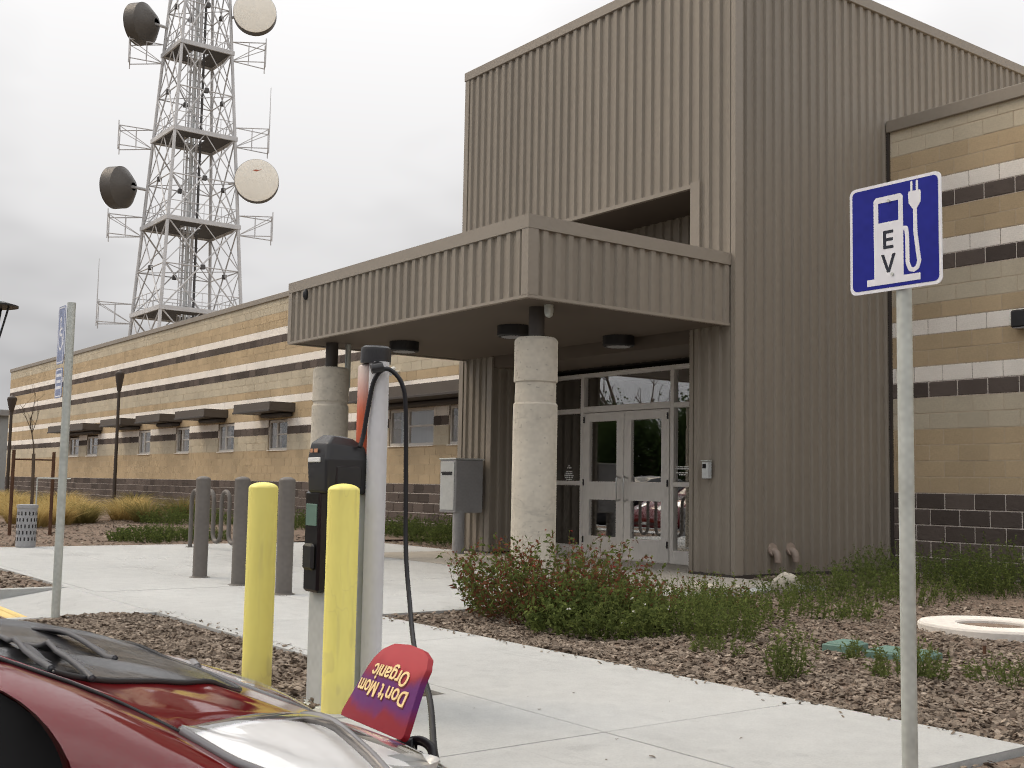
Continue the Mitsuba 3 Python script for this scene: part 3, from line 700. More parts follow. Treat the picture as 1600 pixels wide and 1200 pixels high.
for a, b, c, d in wins:
    fy0, fy1 = YW + 0.03, YW + 0.09
    xm = a + 0.42 * (b - a); zm = c + 0.5 * (d - c)
    fms = [rbox(a, b, fy0, fy1, c - 0.06, c, 0.004), rbox(a, b, fy0, fy1, d - 0.045, d + 0.02, 0.004), rbox(a, a + 0.05, fy0, fy1, c, d - 0.045, 0.004),
           rbox(b - 0.05, b, fy0, fy1, c, d - 0.045, 0.004), rbox(xm - 0.035, xm + 0.035, fy0, fy1, c, d - 0.045, 0.004), rbox(xm + 0.035, b - 0.05, fy0, fy1, zm - 0.02, zm + 0.02, 0.003)]
    wk = part(Lg, 'window', cat_(fms), 'window_frame')
    yy = (fy0 + fy1) / 2
    for q in ((a + 0.04, xm - 0.03, c - .01, d - 0.04), (xm + 0.03, b - 0.04, c - .01, zm - 0.015), (xm + 0.03, b - 0.04, zm + 0.015, d - 0.04)):
        scene[numbered(wk + '__pane')] = mikit.ply(quad((q[0], yy, q[2]), (q[1], yy, q[2]), (q[1], yy, q[3]), (q[0], yy, q[3])), 'window_glass')
    scene[wk + '__sill'] = mikit.ply(rbox(a - 0.02, b + 0.02, YW - 0.04, YW + 0.10, 1.80 - 0.02, c - 0.061, 0.005), 'block_white')
    scene[wk + '__reveal'] = mikit.ply(bx(a, b, YW + 0.4, YW + 0.45, 1.8, 2.6), 'interior_dark')
    if b > -25:
        scene[wk + '__reflection_sheet'] = mikit.ply(bx(a + 0.16, b - 0.02, YW + 0.22, YW + 0.225, 1.84, 2.6), 'sky_reflection')  # pale sheet standing in for sky reflected in the near panes
for xr, xl, yf, z0, z1 in ((-14.62, -21.95, 11.95, 2.72, 2.97), (-26.29, -28.5, 12.1, 2.75, 2.98), (-30.52, -32.75, 12.1, 2.75, 2.98), (-34.03, -36.2, 12.1, 2.75, 2.98), (-37.66, -39.8, 12.1, 2.75, 2.98), (-41.78, -46.3, 12.1, 2.71, 2.95)):
    ak = part(Lg, 'awning', rbox(xl, xr, yf, YW - 0.006, z0, z1, 0.006), 'awning_metal')
    scene[ak + '__drip_edge'] = mikit.ply(rbox(xl - 0.02, xr - 0.0 + (0.02 if xr < -20 else -0.01), yf - 0.025, yf + 0.02, z0 - 0.02, z0 + 0.03, 0.004), 'dark_metal')
    scene[ak + '__soffit'] = mikit.ply(bx(xl + 0.05, xr - 0.05, yf + 0.05, YW - 0.01, z0 - 0.012, z0 - 0.002), 'dark_metal')
    scene[ak + '__shade_box'] = mikit.ply(rbox(xr - 1.45 if xr > -40 and xr < -20 else xl + 0.3, xr - 0.12, YW - 0.30, YW - 0.008, z0 - 0.12, z0 - 0.013, 0.03), 'dark_metal')  # dark box put in for the shade under the awning
sp = part(Lg, 'floodlight', cat_([cyl((-21.3, YW - 0.01, 3.42), (-21.3, YW - 0.22, 3.42), 0.02, 8), cyl((-21.42, YW - 0.2, 3.47), (-21.46, YW - 0.34, 3.36), 0.05, 12, 0.08), cyl((-21.18, YW - 0.2, 3.47), (-21.14, YW - 0.34, 3.36), 0.05, 12, 0.08)]), 'label_white', 40, label='small white twin floodlight on the wall')

# distant grey building beyond the left end
D2 = thing('grey_shed', 'grey flat roofed building beyond the far left end of the long wall', 'building')
part(D2, 'wall', bx(-140, -95.7, 21, 50, -0.3, 5.7), 'distant_grey')
part(D2, 'roof', rbox(-140.4, -95.3, 20.6, 50.4, 5.70, 6.2, 0.05), 'roofing')

# ------------------------------------------------------------------ lattice tower
TC = np.array([-66.5, 25.0])
side = lambda z: 4.9 - (z - 10.8) * 0.1087
def corner(k, z):
    s = side(z) / 2
    sx, sy = ((1, -1), (1, 1), (-1, 1), (-1, -1))[k % 4]
    return np.array([TC[0] + sx * s, TC[1] + sy * s, z])
tw = thing('lattice_tower', 'tall grey steel lattice communications tower with platforms behind the long building', 'tower')
ZT = 34.5
for k in range(4):
    part(tw, 'leg', cyl(corner(k, -0.2), corner(k, ZT), 0.115, 10, 0.09), 'tower_steel', 60)
LV = [5.45, 10.8, 16.15, 21.6, 27.0, 32.4]
zz = [0.1] + LV
for a, b in zip(zz[:-1], zz[1:]):
    m = (a + b) / 2
    for k in range(4):
        for z in (a, m):
            part(tw, 'horizontal_brace', cyl(corner(k, z), corner(k + 1, z), 0.04, 6), 'tower_steel')
        for (za, zb) in ((a, m), (m, b)) if False else ((a, b),):
            part(tw, 'diagonal_brace', cyl(corner(k, za), corner(k + 1, zb), 0.05, 6), 'tower_steel')
            part(tw, 'diagonal_brace', cyl(corner(k + 1, za) * [1, 1, 1] + [0.0, 0, 0.02], corner(k, zb) + [0, 0, 0.02], 0.045, 6), 'tower_steel')
        # small stub braces from the crossing to mid legs, with a gusset
        c1, c2 = corner(k, m), corner(k + 1, m)
        mid = (c1 + c2) / 2
        part(tw, 'gusset_plate', rbox(mid[0] - 0.12, mid[0] + 0.12, mid[1] - 0.12, mid[1] + 0.12, m - 0.14, m + 0.14, 0.02), 'tower_dark')
        qa, qb = (corner(k, a) * 0.5 + corner(k + 1, a) * 0.5), (corner(k, b) * .5 + corner(k + 1, b) * .5)
        part(tw, 'diagonal_brace', cyl(c1, qb, 0.032, 5), 'tower_steel')
        part(tw, 'diagonal_brace', cyl(c2, qb, 0.032, 5), 'tower_steel')
        part(tw, 'diagonal_brace', cyl(c1, qa, 0.028, 5), 'tower_steel')
        part(tw, 'diagonal_brace', cyl(c2, qa, 0.028, 5), 'tower_steel')
    # plan bracing
    part(tw, 'diagonal_brace', cyl(corner(0, m), corner(2, m), 0.03, 5), 'tower_steel')
    part(tw, 'diagonal_brace', cyl(corner(1, m), corner(3, m), 0.03, 5), 'tower_steel')
for i, z in enumerate(LV):
    s = side(z) / 2 + 0.08
    pl = sbox(TC[0] - s, TC[1] - s, TC[0] + s, TC[1] + s)
    hole = sbox(TC[0] - 0.75, TC[1] - 0.5, TC[0] + 0.55, TC[1] + 0.55)
    pk = part(tw, 'platform', ext(pl.difference(hole), 0.07, z), 'tower_dark')
    scene[pk + '__edge_beam'] = mikit.ply(ext(pl.buffer(0.05, join_style=2).difference(pl.buffer(-0.06, join_style=2)), 0.26, z - 0.10), 'tower_steel')
    rails = []
    for k in range(4):
        for h in (0.55, 1.1):
            rails.append(cyl(corner(k, z + h), corner(k + 1, z + h), 0.025, 5))
        for t in (0.25, 0.5, 0.75):
            c = corner(k, z) * (1 - t) + corner(k + 1, z) * t
            rails.append(cyl(c, c + [0, 0, 1.1], 0.02, 5))
    scene[pk + '__railing'] = mikit.ply(cat_(rails), 'tower_steel')
    # side mounting frames on the near-left and right corners
    vr = np.array([0.36, 0.933]); va = np.array([-0.933, 0.36])
    for sgn, ck in ((-1, 3), (1, 1)):
        c0 = corner(ck, z)
        fm = []
        L = 2.0
        zt, zb = z + 0.75, z - 0.45
        ends = []
        for dd in (-0.45, 0.75):
            e = c0[:2] + sgn * vr * L + va * dd
            ends.append(e)
            for zq in (zt, zb):
                fm.append(cyl(np.r_[c0[:2], zq], np.r_[e, zq], 0.035, 5))
            fm.append(cyl(np.r_[e, zb - 0.3], np.r_[e, zt + 0.3], 0.035, 5))
            fm.append(cyl(np.r_[c0[:2], zb], np.r_[e, zt], 0.025, 5))
            fm.append(cyl(np.r_[(c0[:2] + e) / 2, zb], np.r_[(c0[:2] + e) / 2, zt], 0.022, 5))
        for zq in (zt, zb):
            fm.append(cyl(np.r_[ends[0], zq], np.r_[ends[1], zq], 0.03, 5))
        fm.append(cyl(np.r_[ends[0], zb], np.r_[ends[1], zt], 0.025, 5))
        ax = part(tw, 'antenna_frame', cat_(fm), 'tower_steel')
        if (i, sgn) in ((3, 1), (1, -1)):
            e = ends[0]
            scene[ax + '__whip_antenna'] = mikit.ply(cyl(np.r_[e, zt], np.r_[e, zt + 2.6], 0.035, 6, 0.015), 'tower_steel')
# cable ladder and feeder lines inside the tower
for dx, r, m in ((-0.10, 0.13, 'galv_pale'), (0.14, 0.10, 'tower_steel'), (0.36, 0.08, 'tower_dark'), (-0.34, 0.07, 'tower_steel')):
    part(tw, 'feeder_line', cyl((TC[0] + 0.4 * dx, TC[1] + dx, 0), (TC[0] + 0.4 * dx, TC[1] + dx, ZT), r, 8), m)
rl = [cyl((TC[0] + 0.5, TC[1] + y, 0), (TC[0] + 0.5, TC[1] + y, ZT), 0.035, 6) for y in (-0.75, -0.35)]
rl += [cyl((TC[0] + 0.5, TC[1] - 0.75, z), (TC[0] + 0.5, TC[1] - 0.35, z), 0.022, 5) for z in np.arange(0.4, ZT, 0.45)]
part(tw, 'ladder', cat_(rl), 'tower_steel')
for z in np.arange(0.6, ZT, 0.9):
    part(tw, 'rack_bar', cyl((TC[0] + 0.1, TC[1] - 0.5, z), (TC[0] + 0.1, TC[1] + 0.5, z), 0.03, 5), 'tower_steel')


def dish(label, c, d, R, white, depth, group=None):
    """A drum dish: c centre of the face, d facing direction."""
    d = np.array(d, float); d /= np.linalg.norm(d)
    k = thing('microwave_dish', label, 'antenna dish')
    M = trimesh.geometry.align_vectors([0, 0, 1], d); M[:3, 3] = c
    drum = lathe([(0.25, -depth - 0.75), (0.55, -depth - 0.62), (R * 0.72, -depth - 0.30), (R * 0.985, -depth), (R, -depth + 0.02), (R, -0.02), (R - 0.03, 0.0)], 48); drum.apply_transform(M)
    part(k, 'drum', drum, 'dish_grey', 40)
    rad = lathe([(R - 0.02, 0.0), (R - 0.04, 0.03), (R * 0.6, 0.09), (0, 0.12)], 48); rad.apply_transform(M)
    part(k, 'radome', rad, 'dish_white' if white else 'dish_grey', 50)
    return k, M


kk, M = dish('upper right white microwave dish, cut by the top of the picture', (-63.9, 27.5, 29.55), (0.86, -0.42, 0.02), 1.30, True, 0.55)
part(kk, 'mount', cyl((-64.0, 27.5, 29.5), (-65.4, 26.5, 29.4), 0.09, 8), 'tower_steel')
kk, M = dish('lower right white microwave dish with a small red mark', (-63.7, 27.95, 19.1), (0.86, -0.42, 0.0), 1.32, True, 0.55)
part(kk, 'mount', cyl((-64.2, 27.8, 19.1), (-65.2, 26.8, 19.0), 0.09, 8), 'tower_steel')
mk = ext(Polygon([(-0.30, 0.0), (-0.05, 0.05), (0.05, 0.03), (0.30, 0.10), (0.12, 0.0), (-0.02, -0.06)]), 0.004, 0.108)
mk.apply_transform(M @ np.array([[0, 1, 0, -0.62], [-1, 0, 0, 0.0], [0, 0, 1, 0], [0, 0, 0, 1.0]]))
up_in = M[:3, :3].T @ np.array([0, 0, 1.0])
ang = math.atan2(up_in[1], up_in[0]) - math.pi / 2
mk = ext(Polygon([(-0.26, 0.58), (-0.05, 0.64), (0.05, 0.62), (0.30, 0.66), (0.12, 0.58), (-0.04, 0.52)]), 0.012, 0.10)
mk.apply_transform(M @ trimesh.transformations.rotation_matrix(ang, [0, 0, 1]))
part(kk, 'mark', mk, 'dish_mark')
kk, M = dish('upper left dark microwave dish facing away, cut by the top of the picture', (-68.9, 21.9, 28.9), (-0.80, -0.60, 0.0), 1.28, False, 0.75)
part(kk, 'mount', cyl((-68.0, 22.6, 28.9), (-67.9, 23.6, 28.8), 0.10, 8), 'tower_steel')
kk, M = dish('lower left dark microwave dish facing away from the camera', (-69.6, 21.2, 18.65), (-0.80, -0.60, 0.0), 1.28, False, 0.75)
part(kk, 'mount', cyl((-68.7, 21.9, 18.7), (-68.5, 23.1, 18.6), 0.10, 8), 'tower_steel')

# ------------------------------------------------------------------ bollards, charger
def bollard(name, label, x, y, r, h, m, dome, group, flange=False):
    k = thing(name, label, 'bollard', group)
    prof = [(r, -0.12), (r, h - dome)] + [(r * math.cos(a), h - dome + dome * math.sin(a)) for a in np.linspace(0.25, math.pi / 2, 7)]
    part(k, 'post', lathe(prof, 32, (x, y, 0)), m, 35)
    part(k, 'base_ring', lathe([(r + 0.03, -0.03), (r + 0.03, 0.004), (r + 0.006, 0.012), (r + 0.001, 0.012)], 32, (x, y, 0)), 'concrete_joint' if not flange else 'grey_paint')
    return k


bollard('bollard', 'yellow bollard, the left one of the two in front of the charger', -5.17, 2.365, 0.0705, 0.995, 'yellow_plastic', 0.03, 'yellow bollards by the charger')
bollard('bollard', 'yellow bollard, the right one of the two, nearest the red car nose', -4.50, 2.44, 0.0705, 0.995, 'yellow_plastic', 0.03, 'yellow bollards by the charger')
for x, y, l in ((-11.46, 4.57, 'grey bollard on the walkway, leftmost of the three'), (-10.47, 4.57, 'grey bollard on the walkway, middle of the three'), (-9.45, 4.55, 'grey bollard on the walkway just behind the yellow one, rightmost of the three')):
    bollard('bollard', l, x, y, 0.074, 1.04, 'grey_paint', 0.035, 'grey bollards on the walkway', True)

ch = thing('charging_station', 'black and grey electric car charging station with white cable pole and orange panel', 'charging station')
cx, cy = -4.74, 2.60
part(ch, 'pedestal', cat_([rbox(-4.87, -4.67, 2.47, 2.75, -0.1, 0.955, 0.012)]), 'galv_pale')
part(ch, 'base_plate', rbox(-4.92, -4.55, 2.43, 2.75, -0.06, 0.0, 0.006), 'galvanised')
part(ch, 'screen_panel', rbox(-4.845, -4.70, 2.425, 2.475, 0.50, 0.96, 0.012), 'black_gloss')
hv = []
for (x, y, z) in ((-4.80, 2.44, 0.965), (-4.655, 2.44, 0.965), (-4.80, 2.62, 0.965), (-4.655, 2.62, 0.965), (-4.81, 2.435, 1.10), (-4.65, 2.435, 1.10), (-4.81, 2.62, 1.10), (-4.65, 2.62, 1.10),
                  (-4.80, 2.445, 1.17), (-4.66, 2.445, 1.165), (-4.79, 2.62, 1.15), (-4.66, 2.615, 1.15), (-4.775, 2.48, 1.20), (-4.69, 2.48, 1.195), (-4.77, 2.57, 1.197), (-4.69, 2.57, 1.185)):
    s = trimesh.creation.icosphere(subdivisions=2, radius=0.018); s.apply_translation((x, y, z)); hv.append(s.vertices)
part(ch, 'head', trimesh.convex.convex_hull(np.vstack(hv)), 'black_satin', 50)
part(ch, 'head_recess', rbox(-4.64, -4.628, 2.47, 2.60, 0.975, 1.075, 0.005), 'black_gloss')
part(ch, 'display', rbox(-4.825, -4.72, 2.4215, 2.428, 0.80, 0.90, 0.002), 'box_green')
part(ch, 'holster', rbox(-4.822, -4.722, 2.405, 2.43, 0.60, 0.72, 0.012), 'black_satin')
part(ch, 'label_strip', rbox(-4.80, -4.685, 2.41, 2.419, 1.09, 1.112, 0.003), 'label_white')
tx = meshkit.text_mesh('+', 0.02, 0.002)
part(ch, 'label_text', cat_(strokes([0.085], -4.745, 2.4165, 1.135, 0.02)), 'label_orange')
px_, py_ = -4.611, 2.665
part(ch, 'pole', cyl((px_, py_, -0.08), (px_, py_, 1.56), 0.047, 24), 'white_pole', 40)
bp = rbox(px_ - 0.115, px_ - 0.03, py_ - 0.055, py_ + 0.055, 0.965, 1.555, 0.014)
part(ch, 'banner_panel', bp, 'banner_print', 50, label='tall panel printed with an orange to white fade')
capm = lathe([(0, 0.085), (0.055, 0.083), (0.068, 0.074), (0.071, 0.06), (0.071, 0.0), (0, 0.0)], 28)
capm.apply_transform(trimesh.transformations.rotation_matrix(0.05, [0, 1, 0])); capm.apply_translation((px_ - 0.035, py_, 1.555))
part(ch, 'pole_cap', capm, 'black_satin', 40)
part(ch, 'cable_clamp', cat_([cyl((px_ + 0.03, py_ - 0.03, 1.535), (px_ + 0.075, py_ - 0.05, 1.53), 0.026, 12), cyl((px_ + 0.075, py_ - 0.085, 1.515), (px_ + 0.095, py_ - 0.035, 1.53), 0.022, 10)]), 'black_satin', 40)
cab = [(-4.455, 2.525, 1.17), (-4.484, 2.522, 1.22), (-4.465, 2.529, 1.33), (-4.44, 2.54, 1.45), (-4.41, 2.565, 1.502), (-4.392, 2.603, 1.50), (-4.367, 2.643, 1.442), (-4.364, 2.664, 1.329), (-4.380, 2.685, 0.987), (-4.358, 2.68, 0.706), (-4.232, 2.628, 0.496), (-3.972, 2.497, 0.335), (-3.4, 2.2, 0.27), (-2.75, 1.8, 0.26), (-2.30, 1.52, 0.32), (-2.20, 1.40, 0.40)]
cab = [(np.array(q) - [0, 0, 1.0]) * (1.03 if k < 11 else 1.0) + [0, 0, 1.0] for k, q in enumerate(cab)]
cab[0] = np.array((-4.62, 2.58, 1.16))
part(ch, 'cable', tube(cab, 0.0105, 10, 10), 'cable_black', True)

# ------------------------------------------------------------------ signs
def placed(m, M4):
    m = m.copy(); m.apply_transform(M4); return m


def facing(x, y, z):
    """Local x right, y up, z out  ->  faces -Y at (x, y, z)."""
    return np.array([[1, 0, 0, x], [0, 0, -1, y], [0, 1, 0, z], [0, 0, 0, 1.0]])


sg = thing('charging_sign', 'blue and white electric vehicle charging sign on a galvanised pole, right foreground', 'sign')
part(sg, 'pole', cyl((-2.372, 3.485, -0.25), (-2.372, 3.485, 1.83), 0.0265, 20), 'galvanised', 40)
Ms = facing(-2.385, 3.45, 1.905)
w2, h2 = 0.1865, 0.196
rr = lambda w, h, r: sbox(-w + r, -h + r, w - r, h - r).buffer(r, quad_segs=8)
part(sg, 'plate', placed(ext(rr(w2, h2, 0.025), 0.004, -0.004), Ms), 'sign_white')
part(sg, 'blue_field', placed(ext(rr(w2 - 0.012, h2 - 0.012, 0.018), 0.0015, 0.0), Ms), 'sign_blue')
def P_(x, y): return ((x - 440) / 790 * 2 * w2, (608 - y) / 895 * 2 * h2)   # symbol laid out on an 820 x 900 panel
# symbol (rectified)
pump = Polygon([P_(265, 300), P_(285, 275), P_(500, 275), P_(520, 300), P_(520, 945), P_(660, 945), P_(660, 1000), P_(200, 1000), P_(200, 945), P_(265, 945)])
pump = pump.difference(Polygon([P_(305, 325), P_(480, 325), P_(480, 490), P_(305, 490)]))
hose = LineString([P_(522, 565), P_(545, 570), P_(552, 620), P_(555, 850), P_(575, 905), P_(605, 915), P_(635, 900), P_(652, 850), P_(640, 760), P_(622, 600), P_(622, 440)]).buffer(0.0078)
plug = unary_union([Polygon([P_(565, 300), P_(570, 280), P_(665, 280), P_(672, 300), P_(670, 375), P_(635, 430), P_(607, 430), P_(570, 375)]),
                    Polygon([P_(585, 205), P_(594, 195), P_(603, 205), P_(603, 282), P_(585, 282)]), Polygon([P_(632, 205), P_(641, 195), P_(650, 205), P_(650, 282), P_(632, 282)])])
sym = unary_union([pump, hose, plug])
# the symbol's rows are straightened: the panel in the photograph is seen at a slant
part(sg, 'symbol', placed(ext(sym, 0.0012, 0.0015), Ms), 'sign_white')
for t, y in (('E', 705), ('V', 900)):
    tm = meshkit.text_mesh(t, 0.062, 0.0012, True); c = tm.bounds.mean(0); tm.apply_translation((-c[0], -c[1], 0))
    p = P_(392, y - 70); tm.apply_translation((p[0], p[1], 0.0027)); part(sg, 'letter', placed(tm, Ms), 'sign_ink')
for q in (P_(425, 925), P_(400, 318)):
    part(sg, 'bolt', placed(cyl((q[0], q[1], 0.002), (q[0], q[1], 0.007), 0.006, 10), Ms), 'galvanised')

s2 = thing('parking_sign', 'pale blue accessible parking sign seen almost edge on, on a pole at left', 'sign')
part(s2, 'pole', cyl((-8.61, 2.37, -0.1), (-8.61, 2.37, 2.28), 0.03, 16), 'galvanised', 40)
for zc, hh, ww, nm in ((2.045, 0.215, 0.088, 'upper_plate'), (1.69, 0.11, 0.088, 'lower_plate')):
    Mp = facing(-8.70, 2.33, zc)
    pk = part(s2, nm, placed(ext(rr(ww, hh, 0.02), 0.004, -0.004), Mp), 'sign_blue_faded')
    scene[pk + '__border'] = mikit.ply(placed(ext(rr(ww - 0.008, hh - 0.008, 0.016).difference(rr(ww - 0.016, hh - 0.016, 0.012)), 0.001, 0.0), Mp), 'sign_white')
    if nm == 'upper_plate':
        wc = unary_union([Point(-0.02, 0.115).buffer(0.022), LineString([(-0.02, 0.085), (-0.015, 0.0), (0.045, 0.0), (0.07, -0.075), (0.095, -0.068)]).buffer(0.010), LineString([(-0.015, 0.045), (0.04, 0.045)]).buffer(0.009),
                          Point(0.0, -0.03).buffer(0.085).difference(Point(0.0, -0.03).buffer(0.067)).difference(sbox(0.0, -0.02, 0.2, 0.2))])
        wc = affinity.scale(wc, 0.66, 1.0, origin=(0, 0))
        scene[pk + '__wheelchair_symbol'] = mikit.ply(placed(ext(wc, 0.001, 0.0), Mp), 'sign_white')
    else:
        scene[pk + '__lettering'] = mikit.ply(placed(cat_([bx(-0.065 + 0.012 * k, 0.065 - 0.012 * k, y, y + 0.022, 0, 0.001) for k, y in ((0, 0.045), (1, 0.0), (0, -0.045))]), Mp), 'sign_white')

# ------------------------------------------------------------------ small street furniture
mb = thing('drop_box', 'grey metal drop box with a slot, on a round grey post left of the column', 'drop box')
part(mb, 'post', cyl((-13.88, 9.42, -0.01), (-13.88, 9.42, 0.62), 0.088, 20), 'box_paint', 40)
bxk = part(mb, 'cabinet', rbox(-14.22, -13.80, 9.30, 9.79, 0.59, 1.36, 0.012), 'box_paint')
part(mb, 'front_panel', rbox(-14.19, -13.83, 9.288, 9.301, 0.63, 1.33, 0.004), 'galv_pale')
part(mb, 'slot', cat_([rbox(-14.15, -13.88, 9.27, 9.29, 1.16, 1.185, 0.004), bx(-14.14, -13.89, 9.284, 9.2875, 1.135, 1.159)]), 'black_metal')
part(mb, 'top_flange', rbox(-14.235, -13.785, 9.285, 9.80, 1.361, 1.385, 0.006), 'galv_pale')

tc = thing('litter_bin', 'perforated grey metal litter bin beside the walkway at left', 'bin')
px0, py0 = -17.3, 4.30
part(tc, 'drum', lathe([(0.125, 0.0), (0.135, 0.02), (0.135, 0.55), (0.145, 0.56), (0.145, 0.60), (0.09, 0.61), (0.09, 0.5), (0, 0.5)], 28, (px0, py0, 0)), 'box_paint', 35)
hm = []
for r_ in range(5):
    for a in np.linspace(0, 2 * np.pi, 16, endpoint=False):
        a2 = a + 0.2 * (r_ % 2); z = 0.12 + 0.09 * r_
        h = bx(-0.010, 0.010, -0.002, 0.002, -0.025, 0.025)
        h.apply_transform(trimesh.transformations.rotation_matrix(a2 + np.pi / 2, [0, 0, 1])); h.apply_translation((px0 + 0.1355 * np.cos(a2), py0 + 0.1355 * np.sin(a2), z)); hm.append(h)
part(tc, 'perforation', cat_(hm), 'black_metal', kind='stuff')

# bike rack: a wave of bent tube
bk = thing('bike_rack', 'grey wave shaped tube bike rack behind the grey bollards', 'bike rack')
pts = []
n_l = 4   # waves
L0, L1 = np.array([-16.6, 6.45]), np.array([-14.7, 6.6])
wv = []
for k in range(n_l * 2 + 1):
    t = k / (n_l * 2)
    p = L0 * (1 - t) + L1 * t
    zlo, zhi = (0.13, 0.83)
    if k == 0: wv += [(*p, -0.02), (*p, 0.4), (*p, 0.70)]
    elif k == n_l * 2: wv += [(*p, 0.70), (*p, 0.4), (*p, -0.02)]
    dp = (L1 - L0) / (n_l * 2)
    if k < n_l * 2:
        q = p + dp
        if k % 2 == 0:
            for a in np.linspace(np.pi, 0, 7): wv.append((*(p + dp * (0.5 + 0.5 * math.cos(a))), 0.70 + 0.14 * math.sin(a)))
            if k != n_l * 2 - 1: wv.append((*q, 0.45))
        else:
            for a in np.linspace(np.pi, 2 * np.pi, 7): wv.append((*(p + dp * (0.5 + 0.5 * math.cos(a))), 0.26 + 0.14 * math.sin(a)))
            wv.append((*q, 0.45))
part(bk, 'tube', tube(wv, 0.031, 10, 3), 'grey_paint', True)
part(bk, 'foot', cat_([lathe([(0.06, 0), (0.06, 0.01), (0, 0.011)], 16, (L0[0], L0[1], 0)), lathe([(0.06, 0), (0.06, 0.01), (0, 0.011)], 16, (L1[0], L1[1], 0))]), 'grey_paint')

cr = thing('card_reader', 'small pale card reader box on the metal wall right of the doors', 'card reader')
part(cr, 'case', rbox(-9.40, -9.31, YF - 0.11, YF - 0.031, 1.12, 1.32, 0.008), 'galv_pale')
part(cr, 'hood', rbox(-9.405, -9.305, YF - 0.125, YF - 0.035, 1.321, 1.335, 0.003), 'galvanised')
part(cr, 'screen', bx(-9.385, -9.33, YF - 0.1125, YF - 0.1105, 1.24, 1.29), 'black_gloss')

for y, nm in ((10.50, 'left'), (10.82, 'right')):
    pk = thing('standpipe', f'short pale capped pipe elbow low on the metal wall, the {nm} of the pair', 'pipe', 'pipe elbows on the metal wall')
    part(pk, 'elbow', tube([(XR - 0.02, y, 0.28), (XR + 0.05, y, 0.29), (XR + 0.10, y, 0.265), (XR + 0.115, y, 0.20), (XR + 0.115, y, 0.16)], 0.042, 14, 6), 'pale_pipe', True)
    part(pk, 'flange', cyl((XR + 0.026, y, 0.305), (XR + 0.05, y, 0.312), 0.08, 18), 'pale_pipe', 40)

ut = thing('concrete_ring', 'round white concrete ring with brown mulch inside, set in the bed at right', 'utility ring')
part(ut, 'ring', lathe([(0.25, -0.05), (0.25, 0.035), (0.265, 0.045), (0.515, 0.045), (0.53, 0.03), (0.53, -0.05)], 56, (-4.74, 8.02, 0.0)), 'cover_white', 30)
part(ut, 'lid', lathe([(0, 0.022), (0.245, 0.02), (0.248, 0.0)], 40, (-4.74, 8.02, 0.0)), 'mulch')
for (x, y, l, th) in ((-4.70, 6.22, 'green plastic valve box lid in the mulch, the smaller left one', 0.2), (-4.27, 6.22, 'green plastic valve box lid in the mulch behind the sign pole', 0.2)):
    vb = thing('valve_box', l, 'valve box', 'valve box lids in the mulch')
    w = 0.075 if 'smaller' in l else 0.17
    m = rbox(-w, w, -0.12, 0.12, -0.05, 0.018, 0.008); m.apply_transform(trimesh.transformations.rotation_matrix(th, [0, 0, 1])); m.apply_translation((x, y, 0.02))
    part(vb, 'lid', m, 'box_green')
    m = rbox(-w - 0.02, w + 0.02, -0.14, 0.14, -0.06, 0.006, 0.006); m.apply_transform(trimesh.transformations.rotation_matrix(th, [0, 0, 1])); m.apply_translation((x, y, 0.02))
    part(vb, 'rim', m, 'box_green')
sk = thing('sprinkler', 'small sprinkler head standing in the mulch by the concrete ring', 'sprinkler')
part(sk, 'stem', cyl((-4.05, 6.75, -0.02), (-4.05, 6.75, 0.055), 0.010, 10), 'rust_wood')
part(sk, 'cap', cyl((-4.05, 6.75, 0.055), (-4.05, 6.75, 0.075), 0.014, 10), 'pale_pipe')

def rock(label, c, s, seed):
    m = trimesh.creation.icosphere(subdivisions=3, radius=1.0)
    n = meshkit.fbm(m.vertices * 1.3 + seed, 4, seed) - 0.5
    m.vertices *= (1 + 0.7 * n)[:, None]; m.vertices *= s; m.apply_translation(c)
    single('rock', label, 'rock', m, 'stone_pale', 30)


rock('pale rounded rock lying in the weeds by the metal wall', (-7.55, 9.05, 0.06), (0.16, 0.12, 0.11), 3)
rock('low pale rock at the edge of the entrance slab', (-7.92, 8.3, 0.02), (0.22, 0.16, 0.07), 5)
rock('small pale rock in the weeds left of the rounded rock', (-7.75, 8.55, 0.02), (0.08, 0.06, 0.05), 8)
rock('pale stone at the foot of the right wing wall', (-6.6, 12.2, 0.02), (0.20, 0.12, 0.09), 12)

# ------------------------------------------------------------------ lamp posts and young tree
def lamp(label, x, y, h, r, head):
    k = thing('lamp_post', label, 'lamp post', 'lamp posts along the long building')
    part(k, 'pole', cyl((x, y, -0.05), (x, y, h - 0.35), r, 12, r * 0.8), 'lamp_bronze', 40)
    part(k, 'base', lathe([(r * 1.8, -0.05), (r * 1.8, 0.25), (r, 0.32)], 16, (x, y, 0)), 'lamp_bronze', 40)
    part(k, 'lantern', lathe([(r, 0), (head * 0.5, 0.08), (head, 0.52), (head * 0.9, 0.60), (head * 0.5, 0.64)], 20, (x, y, h - 0.40)), 'lamp_bronze', 40)
    part(k, 'cap', lathe([(head * 0.25, 0.22), (head * 0.5, 0.24), (0, 0.30)], 20, (x, y, h)), 'lamp_bronze', 40)


